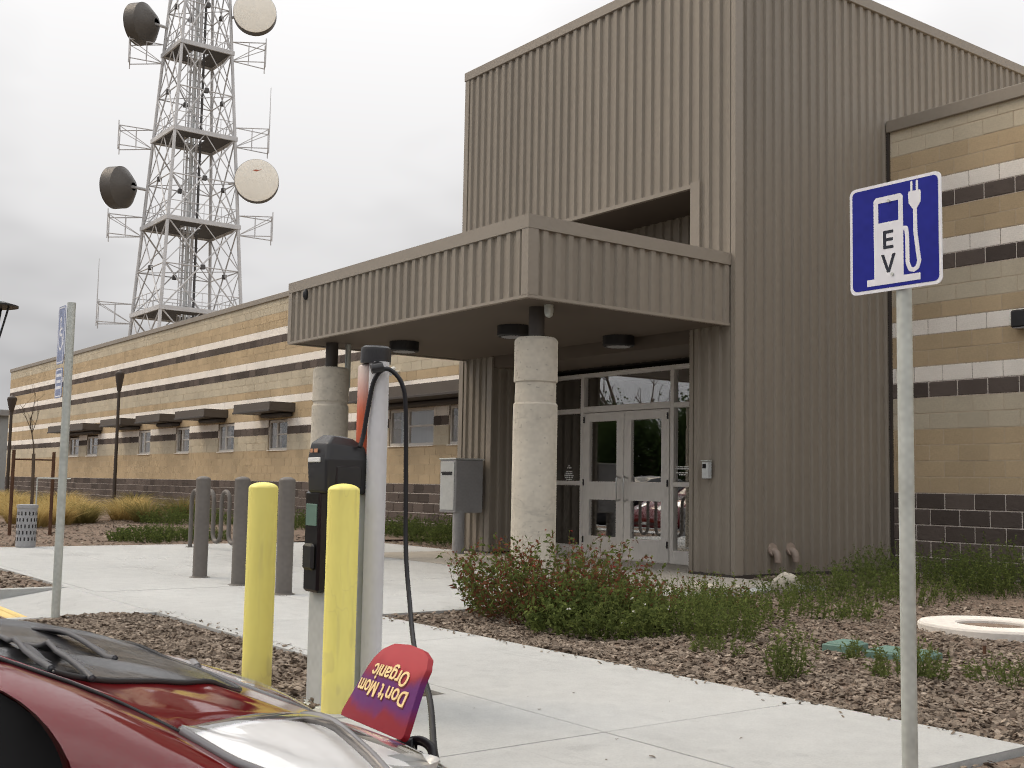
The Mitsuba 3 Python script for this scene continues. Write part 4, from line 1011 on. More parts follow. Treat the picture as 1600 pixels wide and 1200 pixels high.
lamp('slim dark bronze lamp post in front of the long wall', -37.0, 11.8, 4.2, 0.06, 0.145)
lamp('slim dark lamp post at the far left end of the long wall', -50.9, 11.8, 4.1, 0.075, 0.2)
lk = thing('area_light', 'tall black lamp post with a flat round top, cut by the left picture edge', 'lamp post')
lx, ly = -21.50, 4.60
part(lk, 'pole', cyl((lx, ly, -0.02), (lx, ly, 3.10), 0.055, 14), 'black_metal', 40)
part(lk, 'top_disc', lathe([(0, 0.09), (0.2, 0.085), (0.40, 0.03), (0.40, 0.0), (0, 0.0)], 32, (lx, ly, 3.98)), 'black_metal', 40)
part(lk, 'arm', cat_([tube([(lx, ly, 3.0), (lx + 0.10 * math.cos(a), ly + 0.10 * math.sin(a), 3.35), (lx + 0.26 * math.cos(a), ly + 0.26 * math.sin(a), 3.98)], 0.018, 8, 5) for a in np.arange(4) * np.pi / 2 + 0.9]), 'black_metal', True)
part(lk, 'lens', lathe([(0.05, 0.0), (0.09, 0.15), (0.09, 0.3), (0.03, 0.38)], 16, (lx, ly, 3.1)), 'black_metal', 40)

st = thing('tree_stake', 'rust brown wooden tree stake, the left one', 'stake', 'stakes holding the young tree')
part(st, 'post', cyl((-21.1, 4.97, -0.1), (-21.1, 4.97, 1.46), 0.03, 10), 'rust_wood')
st = thing('tree_stake', 'rust brown wooden tree stake, the right one with the crossbar', 'stake', 'stakes holding the young tree')
part(st, 'post', cyl((-20.95, 5.60, -0.1), (-20.95, 5.60, 1.44), 0.03, 10), 'rust_wood')
part(st, 'crossbar', cyl((-21.06, 4.99, 1.30), (-20.97, 5.58, 1.30), 0.014, 8), 'rust_wood')


def branchy(base, h, r, spread, depth, seed, n0=5, droop=0.0):
    g = np.random.default_rng(seed); ms = []
    def grow(p, d, L, r, lev):
        pts = [p]; q = p.copy(); dd = d.copy()
        for _ in range(4):
            dd = dd + g.normal(0, 0.10, 3); dd /= np.linalg.norm(dd); q = q + dd * L / 4; pts.append(q)
        ms.append(tube(pts, np.linspace(r, r * 0.55, 5), 6 if lev < 2 else 4, 1))
        if lev >= depth: return
        for _ in range(n0 if lev else n0 + 1):
            t = g.uniform(0.35, 1.0); k = min(int(t * 4), 3); s = pts[k] + (pts[k + 1] - pts[k]) * (t * 4 - k)
            nd = dd + g.normal(0, spread, 3) + [0, 0, 0.25 - droop]; nd /= np.linalg.norm(nd)
            grow(s, nd, L * g.uniform(0.45, 0.72), r * 0.5, lev + 1)
    grow(np.array(base, float), np.array([0, 0, 1.0]), h * 0.55, r, 0)
    return cat_(ms)


yt = thing('young_tree', 'thin bare young tree tied between two stakes at left', 'tree')
part(yt, 'trunk', tube([(-21.0, 5.28, -0.05), (-21.02, 5.29, 0.7), (-20.99, 5.27, 1.4)], 0.028, 8, 4), 'bark', True)
part(yt, 'branch', branchy((-20.99, 5.27, 1.35), 1.25, 0.014, 0.5, 2, 4, 3), 'bark', True)
pf = thing('pipe_frame', 'thin white pipe stand behind the litter bin', 'pipe stand')
part(pf, 'post', cyl((-19.6, 5.0, -0.05), (-19.6, 5.0, 0.98), 0.012, 8), 'galvanised')
part(pf, 'bar', cyl((-19.6, 5.0, 0.98), (-19.5, 5.5, 0.98), 0.012, 8), 'galvanised')

# ------------------------------------------------------------------ plants
def leaves(P, D, L, Wd, curl=0.3):
    """Diamond leaves at P along D."""
    n = len(P)
    D = D / np.linalg.norm(D, axis=1, keepdims=True)
    a = np.cross(D, rng.normal(0, 1, (n, 3))); a /= np.linalg.norm(a, axis=1, keepdims=True) + 1e-9
    up_ = np.cross(a, D)
    tip = P + D * L[:, None] - np.array([0, 0, 1.0]) * (curl * L)[:, None]
    mid = P + D * (0.45 * L)[:, None] + up_ * (0.08 * L)[:, None]
    v = np.stack([P, mid + a * Wd[:, None], tip, mid - a * Wd[:, None]], 1).reshape(-1, 3)
    i = 4 * np.arange(n)[:, None]
    f = np.vstack([i + [0, 1, 2], i + [0, 2, 3]])
    return trimesh.Trimesh(v, f, process=False)


def stems(base, tip, r, bend=0.15, seg=4):
    n = len(base)
    t = np.linspace(0, 1, seg + 1)
    b = rng.normal(0, bend, (n, 3)) * np.linalg.norm(tip - base, axis=1, keepdims=True); b[:, 2] *= 0.3
    P = base[:, None] * (1 - t)[None, :, None] + tip[:, None] * t[None, :, None] + b[:, None] * (4 * t * (1 - t))[None, :, None]
    w = np.array([[1, 0, 0], [-0.5, 0.87, 0], [-0.5, -0.87, 0]])
    V = P[:, :, None] + (r * (1 - 0.7 * t))[None, :, None, None] * w[None, None]
    m = seg + 1
    i, j = np.meshgrid(np.arange(seg), np.arange(3), indexing='ij')
    q = np.stack([i * 3 + j, i * 3 + (j + 1) % 3, (i + 1) * 3 + (j + 1) % 3, (i + 1) * 3 + j], -1).reshape(-1, 4)
    f = np.vstack([q[:, [0, 1, 2]], q[:, [0, 2, 3]]])
    return P, trimesh.Trimesh(V.reshape(-1, 3), (f[None] + 3 * m * np.arange(n)[:, None, None]).reshape(-1, 3), process=False)


def along(P, k):
    """k random points on each polyline of P (n, m, 3) and the directions there."""
    n, m = P.shape[:2]
    t = rng.uniform(0.12, 1.0, (n, k)) * (m - 1)
    i = np.minimum(t.astype(int), m - 2); f_ = t - i
    a = np.take_along_axis(P, i[..., None].repeat(3, -1), 1); b = np.take_along_axis(P, i[..., None].repeat(3, -1) + 1, 1)
    return (a + (b - a) * f_[..., None]).reshape(-1, 3), (b - a).reshape(-1, 3)


def plant(name, label, cat, cx, cy, rx, ry, h, n, k, L, Wd, mats, zf, spread=0.5, extra=None, group=None, flat=0.5):
    th = rng.uniform(0, 2 * np.pi, n); rr_ = np.sqrt(rng.uniform(0, 1, n))
    bx_, by_ = cx + rx * rr_ * np.cos(th), cy + ry * rr_ * np.sin(th)
    base = np.stack([bx_, by_, zf(bx_, by_) - 0.01], -1)
    hh = h * (1 - flat * rr_ ** 2) * rng.uniform(0.55, 1.08, n)
    tip = base + np.stack([spread * hh * np.cos(th) * rr_ + rng.normal(0, 0.12, n) * hh, spread * hh * np.sin(th) * rr_ + rng.normal(0, 0.12, n) * hh, hh], -1)
    P, sm = stems(base, tip, 0.0028)
    pk = thing(name, label, cat, group)
    part(pk, 'stem', sm, mats.get('stem', 'stalk_dry'), kind='stuff')
    Q, D = along(P, k)
    N = len(Q)
    D = D / np.linalg.norm(D, axis=1, keepdims=True) + rng.normal(0, 0.75, (N, 3)) + [0, 0, 0.2]
    which = rng.uniform(0, 1, N)
    acc = 0
    for mname, w in mats['leaf']:
        s = (which >= acc) & (which < acc + w); acc += w
        if not s.any(): continue
        l = L * rng.uniform(0.5, 1.3, s.sum())
        part(pk, 'foliage', leaves(Q[s], D[s], l, l * Wd), mname, kind='stuff')
    if extra:
        for mname, cnt, size, zlo in extra:
            tips = P[rng.integers(0, n, cnt), -1 - (rng.uniform(0, 1, cnt) > 0.6).astype(int)]
            tips = tips + rng.normal(0, 0.02, tips.shape)
            fm = []
            for j in range(7):
                a = rng.normal(0, 1, tips.shape); a[:, 2] = np.abs(a[:, 2]) * 0.6
                fm.append(leaves(tips, a, np.full(cnt, size), np.full(cnt, size * 0.38)))
            part(pk, 'flower', cat_(fm), mname, kind='stuff')
    return pk


G = [('leaf_green', 0.5), ('leaf_dark', 0.3), ('leaf_mid', 0.2)]
plant('flowering_bush', 'spreading bush with reddish stems and small red flowers in front of the round column', 'bush', -6.98, 5.6, 0.6, 0.5, 0.66, 330, 26, 0.05, 0.2,
      {'leaf': [('leaf_dark', 0.22), ('leaf_green', 0.34), ('leaf_red', 0.30), ('leaf_mid', 0.14)], 'stem': 'leaf_red'}, z_right, 0.75, [('petal_red', 60, 0.014, 0.2)], flat=0.35)
plant('flowering_bush', 'low green leafy clump with white daisy flowers beside the red flowering bush', 'bush', -6.25, 5.45, 0.52, 0.45, 0.36, 320, 26, 0.042, 0.22,
      {'leaf': G, 'stem': 'leaf_green'}, z_right, 0.6, [('petal_white', 14, 0.02, 0.2)])
plant('flowering_bush', 'bushy clump with red tinged foliage and tall dry stalks left of centre bed', 'bush', -6.75, 5.95, 0.5, 0.45, 0.42, 230, 24, 0.044, 0.2,
      {'leaf': [('leaf_green', 0.45), ('leaf_red', 0.28), ('leaf_mid', 0.27)], 'stem': 'leaf_red'}, z_right, 0.6, [('petal_red', 40, 0.016, 0.2)])
plant('bush', 'green weedy bush in the bed in front of the glass doors', 'bush', -5.95, 6.15, 0.45, 0.5, 0.32, 120, 20, 0.036, 0.2, {'leaf': G, 'stem': 'leaf_green'}, z_right, 0.55)
plant('bush', 'upright green clump at the front of the bed right of the daisies', 'bush', -5.45, 5.75, 0.30, 0.28, 0.34, 120, 22, 0.034, 0.18, {'leaf': G, 'stem': 'leaf_green'}, z_right, 0.4)
plant('bush', 'tall green weeds below the card reader', 'bush', -6.95, 7.1, 0.6, 0.5, 0.36, 170, 18, 0.036, 0.18, {'leaf': [('leaf_green', 0.5), ('leaf_mid', 0.3), ('leaf_red', 0.2)], 'stem': 'leaf_green'}, z_right, 0.4)
plant('bush', 'low green weeds in front of the pipe elbows', 'bush', -6.35, 7.55, 0.8, 0.7, 0.24, 210, 18, 0.034, 0.18, {'leaf': G, 'stem': 'leaf_green'}, z_right, 0.5)
plant('bush', 'dense low green bush against the ribbed side wall', 'bush', -6.9, 9.3, 1.0, 0.8, 0.34, 300, 18, 0.036, 0.18, {'leaf': G, 'stem': 'leaf_green'}, z_right, 0.5)
plant('bush', 'green bush at the foot of the wing wall, left of the sign pole', 'bush', -7.35, 11.2, 1.0, 0.9, 0.52, 330, 18, 0.04, 0.18, {'leaf': G, 'stem': 'leaf_green'}, z_right, 0.5)
plant('bush', 'green bush growing against the dark blocks just right of the sign pole', 'bush', -6.2, 11.2, 0.9, 0.8, 0.66, 380, 18, 0.04, 0.18, {'leaf': G, 'stem': 'leaf_dark'}, z_right, 0.5)
plant('bush', 'sparse green bush at the wall on the right picture edge', 'bush', -4.6, 11.4, 1.2, 0.9, 0.46, 360, 18, 0.04, 0.18, {'leaf': G, 'stem': 'leaf_dark'}, z_right, 0.5)
plant('weed_tuft', 'narrow upright green weed alone in the mulch near the walkway', 'weed', -4.11, 4.95, 0.09, 0.09, 0.31, 46, 26, 0.030, 0.15, {'leaf': [('leaf_mid', 0.6), ('leaf_green', 0.4)], 'stem': 'leaf_mid'}, z_right, 0.35, flat=0.3)
plant('weed_tuft', 'weed growing in front of the green lids by the sign pole', 'weed', -3.78, 5.55, 0.2, 0.16, 0.24, 70, 20, 0.030, 0.15, {'leaf': [('leaf_mid', 0.6), ('leaf_green', 0.4)], 'stem': 'leaf_mid'}, z_right, 0.5)
plant('weed_tuft', 'sparse weed between the two green lids', 'weed', -4.45, 6.0, 0.08, 0.08, 0.16, 24, 18, 0.028, 0.15, {'leaf': [('leaf_mid', 0.6), ('leaf_green', 0.4)], 'stem': 'leaf_mid'}, z_right, 0.5)
plant('weed_tuft', 'spreading weed at the right picture edge below the concrete ring', 'weed', -3.3, 6.0, 0.35, 0.3, 0.20, 90, 18, 0.030, 0.15, {'leaf': [('leaf_mid', 0.6), ('leaf_green', 0.4)], 'stem': 'leaf_mid'}, z_right, 0.6)
plant('weed_tuft', 'small low weed in the mulch left of the upright weed', 'weed', -5.0, 5.35, 0.16, 0.14, 0.12, 40, 16, 0.028, 0.16, {'leaf': [('leaf_mid', 0.6), ('leaf_green', 0.4)], 'stem': 'leaf_mid'}, z_right, 0.6)
plant('bush', 'dark low shrubs along the block wall behind the drop box', 'bush', -15.9, 11.0, 1.4, 0.8, 0.55, 500, 18, 0.05, 0.2, {'leaf': [('leaf_dark', 0.7), ('leaf_green', 0.3)], 'stem': 'leaf_dark'}, lambda x, y: np.asarray(x) * 0, 0.4)
plant('bush', 'dark low shrub by the wall left of the charger pole', 'bush', -18.4, 11.2, 1.0, 0.8, 0.42, 320, 16, 0.05, 0.2, {'leaf': [('leaf_dark', 0.7), ('leaf_green', 0.3)], 'stem': 'leaf_dark'}, z_left, 0.4)
plant('bush', 'low rounded dark green shrub at the edge of the left walkway', 'bush', -18.6, 6.85, 0.75, 0.95, 0.30, 420, 20, 0.045, 0.2, {'leaf': [('leaf_dark', 0.6), ('leaf_green', 0.4)], 'stem': 'leaf_dark'}, z_left, 0.5)
plant('bush', 'green shrub beyond the grasses left of the bike rack', 'bush', -24.6, 9.5, 1.2, 1.0, 0.45, 420, 18, 0.05, 0.2, {'leaf': [('leaf_dark', 0.6), ('leaf_green', 0.4)], 'stem': 'leaf_dark'}, z_left, 0.5)
plant('bush', 'dark shrub by the far wall behind the bike rack', 'bush', -21.8, 10.9, 1.3, 0.9, 0.42, 420, 16, 0.05, 0.2, {'leaf': [('leaf_dark', 0.7), ('leaf_green', 0.3)], 'stem': 'leaf_dark'}, z_left, 0.4)


def grass(cx, cy, r, h, n, mat, label):
    th = rng.uniform(0, 2 * np.pi, n); q = np.sqrt(rng.uniform(0, 1, n))
    b = np.stack([cx + 0.35 * r * q * np.cos(th), cy + 0.35 * r * q * np.sin(th), 0 * q], -1); b[:, 2] = z_left(b[:, 0], b[:, 1]) - 0.02
    hh = h * rng.uniform(0.55, 1.1, n)
    t = np.array([0, 0.4, 0.75, 1.0])
    out = r * (0.3 + q) * rng.uniform(0.5, 1.2, n)
    d = np.stack([np.cos(th), np.sin(th), 0 * th], -1)
    P = b[:, None] + d[:, None] * (out[:, None] * t ** 1.8)[..., None]; P[..., 2] += hh[:, None] * (t - 0.28 * t ** 3)
    sd = np.stack([-np.sin(th + rng.normal(0, 1, n)), np.cos(th), 0 * th], -1)
    w = 0.010 * (1 - 0.9 * t)
    V = np.stack([P + sd[:, None] * w[None, :, None], P - sd[:, None] * w[None, :, None]], 2)
    f = []
    for i in range(3): f += [(2 * i, 2 * i + 1, 2 * i + 3), (2 * i, 2 * i + 3, 2 * i + 2)]
    m = trimesh.Trimesh(V.reshape(-1, 3), (np.array(f)[None] + 8 * np.arange(n)[:, None, None]).reshape(-1, 3), process=False)
    k = single('ornamental_grass', label, 'grass clump', m, mat, group='golden grass clumps along the long wall')


spots = [(-24.2, 6.2), (-25.2, 6.9), (-26.2, 6.3), (-25.9, 7.6), (-26.8, 7.9), (-27.8, 7.2), (-26.9, 8.8), (-28.6, 8.2), (-28.0, 9.3), (-29.3, 7.0), (-30.4, 8.1), (-29.4, 9.9), (-31.6, 7.3), (-32.4, 9.0), (-33.8, 8.0), (-35.6, 9.2), (-37.6, 8.4), (-27.1, 5.6), (-29.6, 5.9), (-31.4, 5.6), (-34.2, 6.4), (-27.9, 10.6), (-30.8, 10.4), (-25.6, 8.9)]
for i, (x, y) in enumerate(spots):
    grass(x, y, rng.uniform(0.5, 0.75), rng.uniform(0.6, 0.85), 520, 'grass_gold' if rng.uniform() < 0.72 else 'grass_olive', 'golden ornamental grass clump in the bed along the long wall')

# ------------------------------------------------------------------ the red car (and two like it further along, seen in the door glass)
YS = np.array([-3.0, -2.6, -0.30, 0.0, 0.2, 0.35, 0.5, 0.63, 0.725, 0.824, 0.90, 0.98, 1.08, 1.16, 1.27, 1.33, 1.40, 1.46, 1.50])
ZC = np.array([0.80, 0.82, 0.80, 0.785, 0.768, 0.752, 0.732, 0.712, 0.692, 0.662, 0.635, 0.604, 0.563, 0.53, 0.475, 0.44, 0.38, 0.30, 0.20])
CARX = -2.20
def nose(x): return 0.09 * np.abs(x / 0.88) ** 2.6
def ztop(x, y):
    x, y = np.asarray(x, float), np.asarray(y, float)
    ax = np.abs(x)
    z = np.interp(y + nose(x), YS, ZC)
    net = np.interp(y, [-3, -0.4, 0.2, 0.44, 0.54, 0.64, 0.74, 0.86, 1.0, 1.2], [0.0, 0.03, 0.06, 0.045, 0.018, -0.015, -0.045, -0.055, -0.045, -0.03])
    net = net - 0.05 * (x < 0) * np.clip((y + 0.2) / 0.4, 0, 1)
    w = np.interp(ax, [0, 0.34, 0.48, 0.60, 0.68, 0.8], [0, 0.0, 0.16, 0.60, 1.0, 1.0])
    fall = np.interp(ax, [0, 0.3, 0.76, 0.80, 0.83, 0.855, 0.87, 0.88], [0, 0.004, 0.0, 0.008, 0.022, 0.045, 0.075, 0.12])
    ridge = 0.010 * np.exp(-((ax - (0.30 + 0.06 * (0.9 - y))) / 0.035) ** 2) * np.clip((y + 0.2) / 0.5, 0, 1) * np.clip((1.1 - y) / 0.35, 0, 1)
    return z + w * net - fall + ridge


def car(label, X0, Y0, paint, group=None, full=True):
    tw_ = T().translate([X0, Y0 + 0.69, -0.024]).rotate([0, 0, 1], -7.5).rotate([0, 1, 0], -1.6).translate([0, -0.69, 0]) if full else T().translate([X0, Y0, 0])
    k = thing('parked_car', label, 'car', group)
    def put(name, m, b, smooth=False, parent=None, **kw):
        d = mikit.ply(m, b, smooth); d['to_world'] = tw_
        if parent:
            kk_ = numbered(parent + '__' + name); scene[kk_] = d
        else:
            kk_ = part(k, name, d, None)
        if kw: labels[kk_] = kw
        return kk_
    # body: half profile mirrored, closed at the bottom
    ys = np.unique(np.r_[np.linspace(-3.0, -0.3, 10), np.linspace(-0.3, 1.38, 43), np.linspace(1.38, 1.50, 7)])
    xs_ = np.r_[np.linspace(0, 0.6, 7), 0.65, 0.70, 0.75, 0.79, 0.82, 0.845, 0.865, 0.88]
    rings = []
    for y in ys:
        tail = np.clip((-2.3 - y) / 0.7, 0, 1); sc = 1 - 0.06 * tail ** 2
        top = [(x * sc, float(ztop(x, y))) for x in xs_]
        zs = min(top[-1][1], 9)
        zb = -0.01
        zmid = max(zs, 0.14)
        half = top + [(0.887 * sc, zs + (zb - zs) * t) for t in (0.25, 0.5, 0.8)] + [(0.86 * sc, zb)]
        half = [(x, max(z, zb) if i < len(top) else z) for i, (x, z) in enumerate(half)]
        full_ = [(-x, z) for x, z in half[::-1]] + half[1:]
        rings.append([(x, y, z) for x, z in full_])
    P = np.array(rings)
    n, m = P.shape[:2]
    i, j = np.meshgrid(np.arange(n - 1), np.arange(m), indexing='ij')
    j2 = (j + 1) % m
    q = np.stack([i * m + j, i * m + j2, (i + 1) * m + j2, (i + 1) * m + j], -1).reshape(-1, 4)
    V = np.vstack([P.reshape(-1, 3), P[0].mean(0)[None], P[-1].mean(0)[None]])
    N = len(V); jj = np.arange(m); j2 = (jj + 1) % m
    Fc = np.vstack([q[:, [0, 1, 2]], q[:, [0, 2, 3]], np.stack([j2, jj, jj * 0 + N - 2], 1), np.stack([(n - 1) * m + jj, (n - 1) * m + j2, jj * 0 + N - 1], 1)])
    body = trimesh.Trimesh(V, Fc, process=True); body.fix_normals()
    arch = lambda c, top: unary_union([sbox(c - 0.44, -0.4, c + 0.44, top - 0.16), sbox(c - 0.28, -0.3, c + 0.28, top), Point(c - 0.28, top - 0.16).buffer(0.16, quad_segs=12), Point(c + 0.28, top - 0.16).buffer(0.16, quad_segs=12)]).buffer(0.001).simplify(0.0006)
    FA, RA = 0.085, -2.30
    AT = 0.772
    cuts = []
    for c, top, xin in ((FA, AT, 0.80), (FA, 0.64, 0.5), (RA, 0.66, 0.5)):
        for s in (-1, 1):
            e = ext(arch(c, top), 1.0 - xin); e.apply_transform(np.array([[0, 0, 1, xin if s > 0 else -1.0], [1, 0, 0, 0], [0, 1, 0, 0], [0, 0, 0, 1.0]])); cuts.append(e)
    try:
        body = trimesh.boolean.difference([body] + cuts, engine='manifold')
    except Exception as ex:
        print('body cut failed', ex)
    put('body', body, paint, 38)
    # hood panel, slightly raised, with a dark seam around it
    def hood_edge(y): return np.interp(y, [-0.28, 0.5, 0.66, 0.74, 0.85, 1.0, 1.2], [0.70, 0.69, 0.655, 0.58, 0.48, 0.32, 0.22])
    yy = np.linspace(-0.26, 1.21, 90); uu = np.linspace(-1, 1, 121)
    A = np.array([[(u * hood_edge(y), y - nose(u * hood_edge(y)) * 0.6, 0) for u in uu] for y in yy]); A[..., 2] = ztop(A[..., 0], A[..., 1]) + 0.005 - 0.006 * (np.abs(uu)[None] > 0.99)
    hm = grid(A); hm.invert() if hm.face_normals[:, 2].mean() < 0 else None
    put('hood', hm, paint, True)
    for s in (-1, 1):
        e = np.array([(s * (hood_edge(y) + 0.005), y - nose(hood_edge(y)) * 0.6, 0) for y in np.linspace(-0.26, 0.63, 40)] + [(s * 0.672, 0.635, 0), (s * 0.685, 0.665, 0), (s * 0.69, 0.685, 0)])
        e[:, 2] = ztop(e[:, 0], e[:, 1]) + 0.0015
        put('hood_seam', tube(e, 0.0028, 5, 1), 'black_metal', True)
    # glossy black panel and wipers at the foot of the windscreen
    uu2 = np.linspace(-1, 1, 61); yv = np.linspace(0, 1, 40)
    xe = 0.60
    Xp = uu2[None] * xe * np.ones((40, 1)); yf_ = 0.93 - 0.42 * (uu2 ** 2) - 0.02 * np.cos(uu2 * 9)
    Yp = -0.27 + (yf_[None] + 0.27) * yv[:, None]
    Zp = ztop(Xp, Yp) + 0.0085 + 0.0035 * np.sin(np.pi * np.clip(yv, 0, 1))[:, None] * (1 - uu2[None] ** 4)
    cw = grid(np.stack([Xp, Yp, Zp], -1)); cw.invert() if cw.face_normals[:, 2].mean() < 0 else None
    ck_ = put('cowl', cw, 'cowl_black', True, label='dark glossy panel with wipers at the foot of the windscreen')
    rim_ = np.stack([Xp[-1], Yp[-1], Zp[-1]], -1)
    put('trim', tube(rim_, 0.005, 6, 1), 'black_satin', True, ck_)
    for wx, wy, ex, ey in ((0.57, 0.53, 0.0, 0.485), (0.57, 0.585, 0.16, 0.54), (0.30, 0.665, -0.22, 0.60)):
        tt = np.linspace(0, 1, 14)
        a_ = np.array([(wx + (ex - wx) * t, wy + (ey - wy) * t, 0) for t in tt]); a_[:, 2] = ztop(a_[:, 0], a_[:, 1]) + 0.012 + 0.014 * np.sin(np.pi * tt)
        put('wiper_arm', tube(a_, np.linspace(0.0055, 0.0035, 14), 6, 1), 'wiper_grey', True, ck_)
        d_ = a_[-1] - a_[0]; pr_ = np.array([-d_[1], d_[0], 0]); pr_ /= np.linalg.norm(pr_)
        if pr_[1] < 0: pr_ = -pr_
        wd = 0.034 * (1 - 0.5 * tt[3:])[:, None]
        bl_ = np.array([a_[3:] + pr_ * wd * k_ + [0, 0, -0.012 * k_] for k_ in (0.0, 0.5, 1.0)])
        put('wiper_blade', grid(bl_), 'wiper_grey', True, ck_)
    # headlights: chrome pod under a clear lens
    for s in (-1, 1):
        uu_ = np.linspace(0, 1, 26); vv = np.linspace(0, 1, 15)
        inner = np.array([(0.685, 0.685), (0.61, 0.735), (0.51, 0.825), (0.40, 0.93), (0.30, 1.04), (0.26, 1.15), (0.30, 1.26)])
        outer = np.array([(0.70, 0.68), (0.745, 0.75), (0.78, 0.85), (0.795, 0.97), (0.77, 1.10), (0.66, 1.24), (0.45, 1.33)])
        if s < 0: pass
        it = np.linspace(0, 1, len(inner))
        ei = np.stack([np.interp(uu_, it, inner[:, a]) for a in (0, 1)], -1); eo = np.stack([np.interp(uu_, it, outer[:, a]) for a in (0, 1)], -1)
        Q = ei[:, None] * (1 - vv)[None, :, None] + eo[:, None] * vv[None, :, None]
        x = Q[..., 0] * s; y = Q[..., 1]
        bulge = np.sin(np.pi * np.clip(uu_, 0.02, 0.98)) ** 0.6
        b2 = (1 - np.abs(2 * vv - 1) ** 3)
        z0 = ztop(x, y)
        def lay(h, hb): return np.stack([x, y, z0 + h + hb * bulge[:, None] * b2[None]], -1)
        def ok(m):
            if m.face_normals[:, 2].mean() < 0: m.invert()
            return m
        hk = put('headlight', ok(grid(lay(0.003, 0.006))), 'lamp_chrome', True)
        put('lens', ok(grid(lay(0.006, 0.034))), 'lens_clear', True, hk)
        put('bezel', cat_([tube(np.stack([x[:, 0], y[:, 0], z0[:, 0] + 0.004], -1), 0.007, 6, 1), tube(np.stack([x[:, -1], y[:, -1], z0[:, -1] + 0.004], -1), 0.007, 6, 1)]), 'bezel_grey', True, hk)
        r = 14
        dv = np.stack([x[r], y[r], z0[r] + 0.012 + 0.020 * b2], -1)
        put('divider', tube(dv, 0.010, 6, 1), 'bezel_grey', True, hk)
        bl = []
        for (px2, py2) in ((0.52, 1.10), (0.66, 1.12)):
            c = np.array([px2 * s, py2, float(ztop(px2 * s, py2)) + 0.012])
            mm = lathe([(0.05, 0.012), (0.045, 0.0), (0.025, -0.006), (0.0, -0.008)], 20, c); bl.append(mm)
        put('reflector', cat_(bl), 'steel_bright', 40, hk)
    # charge port and its lid
    put('charge_port', rbox(-0.13, 0.05, 1.225, 1.31, 0.38, 0.462, 0.01), 'black_satin')
    if full:
        tl = math.radians(27)
        yh, zh = 1.262, 0.478
        # local: x right, y up along the lid, z towards the windscreen
        u_ = np.array([0, math.sin(tl), math.cos(tl)]); nn = np.array([0, -math.cos(tl), math.sin(tl)])
        Ml = np.eye(4); Ml[:3, 0] = [1, 0, 0]; Ml[:3, 1] = u_; Ml[:3, 2] = nn; Ml[:3, 3] = [-0.066, yh, zh + 0.026]; Ml[:3, :2] *= 1.02
        out = Polygon([(-0.185, 0), (-0.165, 0.06), (-0.140, 0.142), (-0.122, 0.166), (-0.08, 0.184), (0.0, 0.190), (0.07, 0.186), (0.112, 0.172), (0.134, 0.148), (0.142, 0.11), (0.168, 0.0)]).buffer(-0.012).buffer(0.012)
        P_g = trimesh.creation.extrude_polygon(out, 0.014, engine='earcut').subdivide_to_size(0.02)
        vv_ = P_g.vertices; vv_[:, 2] += -0.35 * (vv_[:, 0] ** 2) - 0.6 * (np.clip(vv_[:, 1] - 0.1, 0, 1)) ** 2 * 3 - 0.014
        P_g.vertices = vv_
        P_g.apply_transform(Ml)
        lid = put('charge_lid', P_g, 'lid_print', 30, label='raised charge port lid with gold lettering upside down')
        def lay_text(t, h, cx_, cy_, depth, bold, b, zoff, rot=180):
            tm = meshkit.text_mesh(t, h, depth, bold); c = tm.bounds.mean(0); tm.apply_translation((-c[0], -c[1], 0)); tm.apply_scale((1.22, 1, 1))
            tm.apply_transform(trimesh.transformations.rotation_matrix(math.radians(rot), [0, 0, 1]))
            tm.apply_translation((cx_, cy_, zoff)); v = tm.vertices.copy(); v[:, 2] += -0.35 * (v[:, 0] ** 2) - 0.6 * (np.clip(v[:, 1] - 0.1, 0, 1)) ** 2 * 3; tm.vertices = v
            tm.apply_transform(Ml); put('lettering', tm, b, False, lid)
        for t, cx_, cy_, h in (("Don't Mom", -0.014, 0.076, 0.031), ('Organic', -0.004, 0.119, 0.031)):
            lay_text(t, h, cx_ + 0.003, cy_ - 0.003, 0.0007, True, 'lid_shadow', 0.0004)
            lay_text(t, h, cx_, cy_, 0.0010, True, 'lid_gold', 0.0012)
        put('charge_plug', cat_([tube([(-0.05, 1.335, 0.462), (-0.005, 1.36, 0.474), (0.035, 1.37, 0.462), (0.052, 1.365, 0.43), (0.048, 1.355, 0.385)], 0.010, 10, 6), cyl((-0.06, 1.30, 0.45), (-0.01, 1.35, 0.46), 0.02, 12)]), 'cable_black', True)
    # wheels and wells
    for c, top in ((FA, AT), (RA, 0.66)):
        for s in (-1, 1):
            xw = 0.802 if c == FA else 0.505
            low = arch(c, 0.64) if c == FA else arch(c, top)
            pl = ext(low.buffer(-0.004), 0.05); M = np.array([[0, 0, 1, 0.505 if s > 0 else -0.555], [1, 0, 0, 0], [0, 1, 0, 0], [0, 0, 0, 1.0]])
            pl.apply_transform(M)
            if c == FA:
                pu = ext(arch(c, top).buffer(-0.004).difference(low.buffer(-0.03)).intersection(sbox(c - 1, 0.02, c + 1, 2)), 0.012); pu.apply_transform(np.array([[0, 0, 1, 0.802 if s > 0 else -0.814], [1, 0, 0, 0], [0, 1, 0, 0], [0, 0, 0, 1.0]]))
                pl = cat_([pl, pu])
            lip = ext(low.buffer(-0.002).difference(low.buffer(-0.022)).intersection(sbox(c - 1, 0.0, c + 1, 2)), 0.25); lip.apply_transform(np.array([[0, 0, 1, 0.555 if s > 0 else -0.805], [1, 0, 0, 0], [0, 1, 0, 0], [0, 0, 0, 1.0]]))
            put('wheel_well', cat_([pl, lip]), 'rubber')
            R = 0.37
            tyre = lathe([(0.23, -0.09), (R - 0.03, -0.105), (R, -0.08), (R, 0.08), (R - 0.03, 0.105), (0.23, 0.09)], 40)
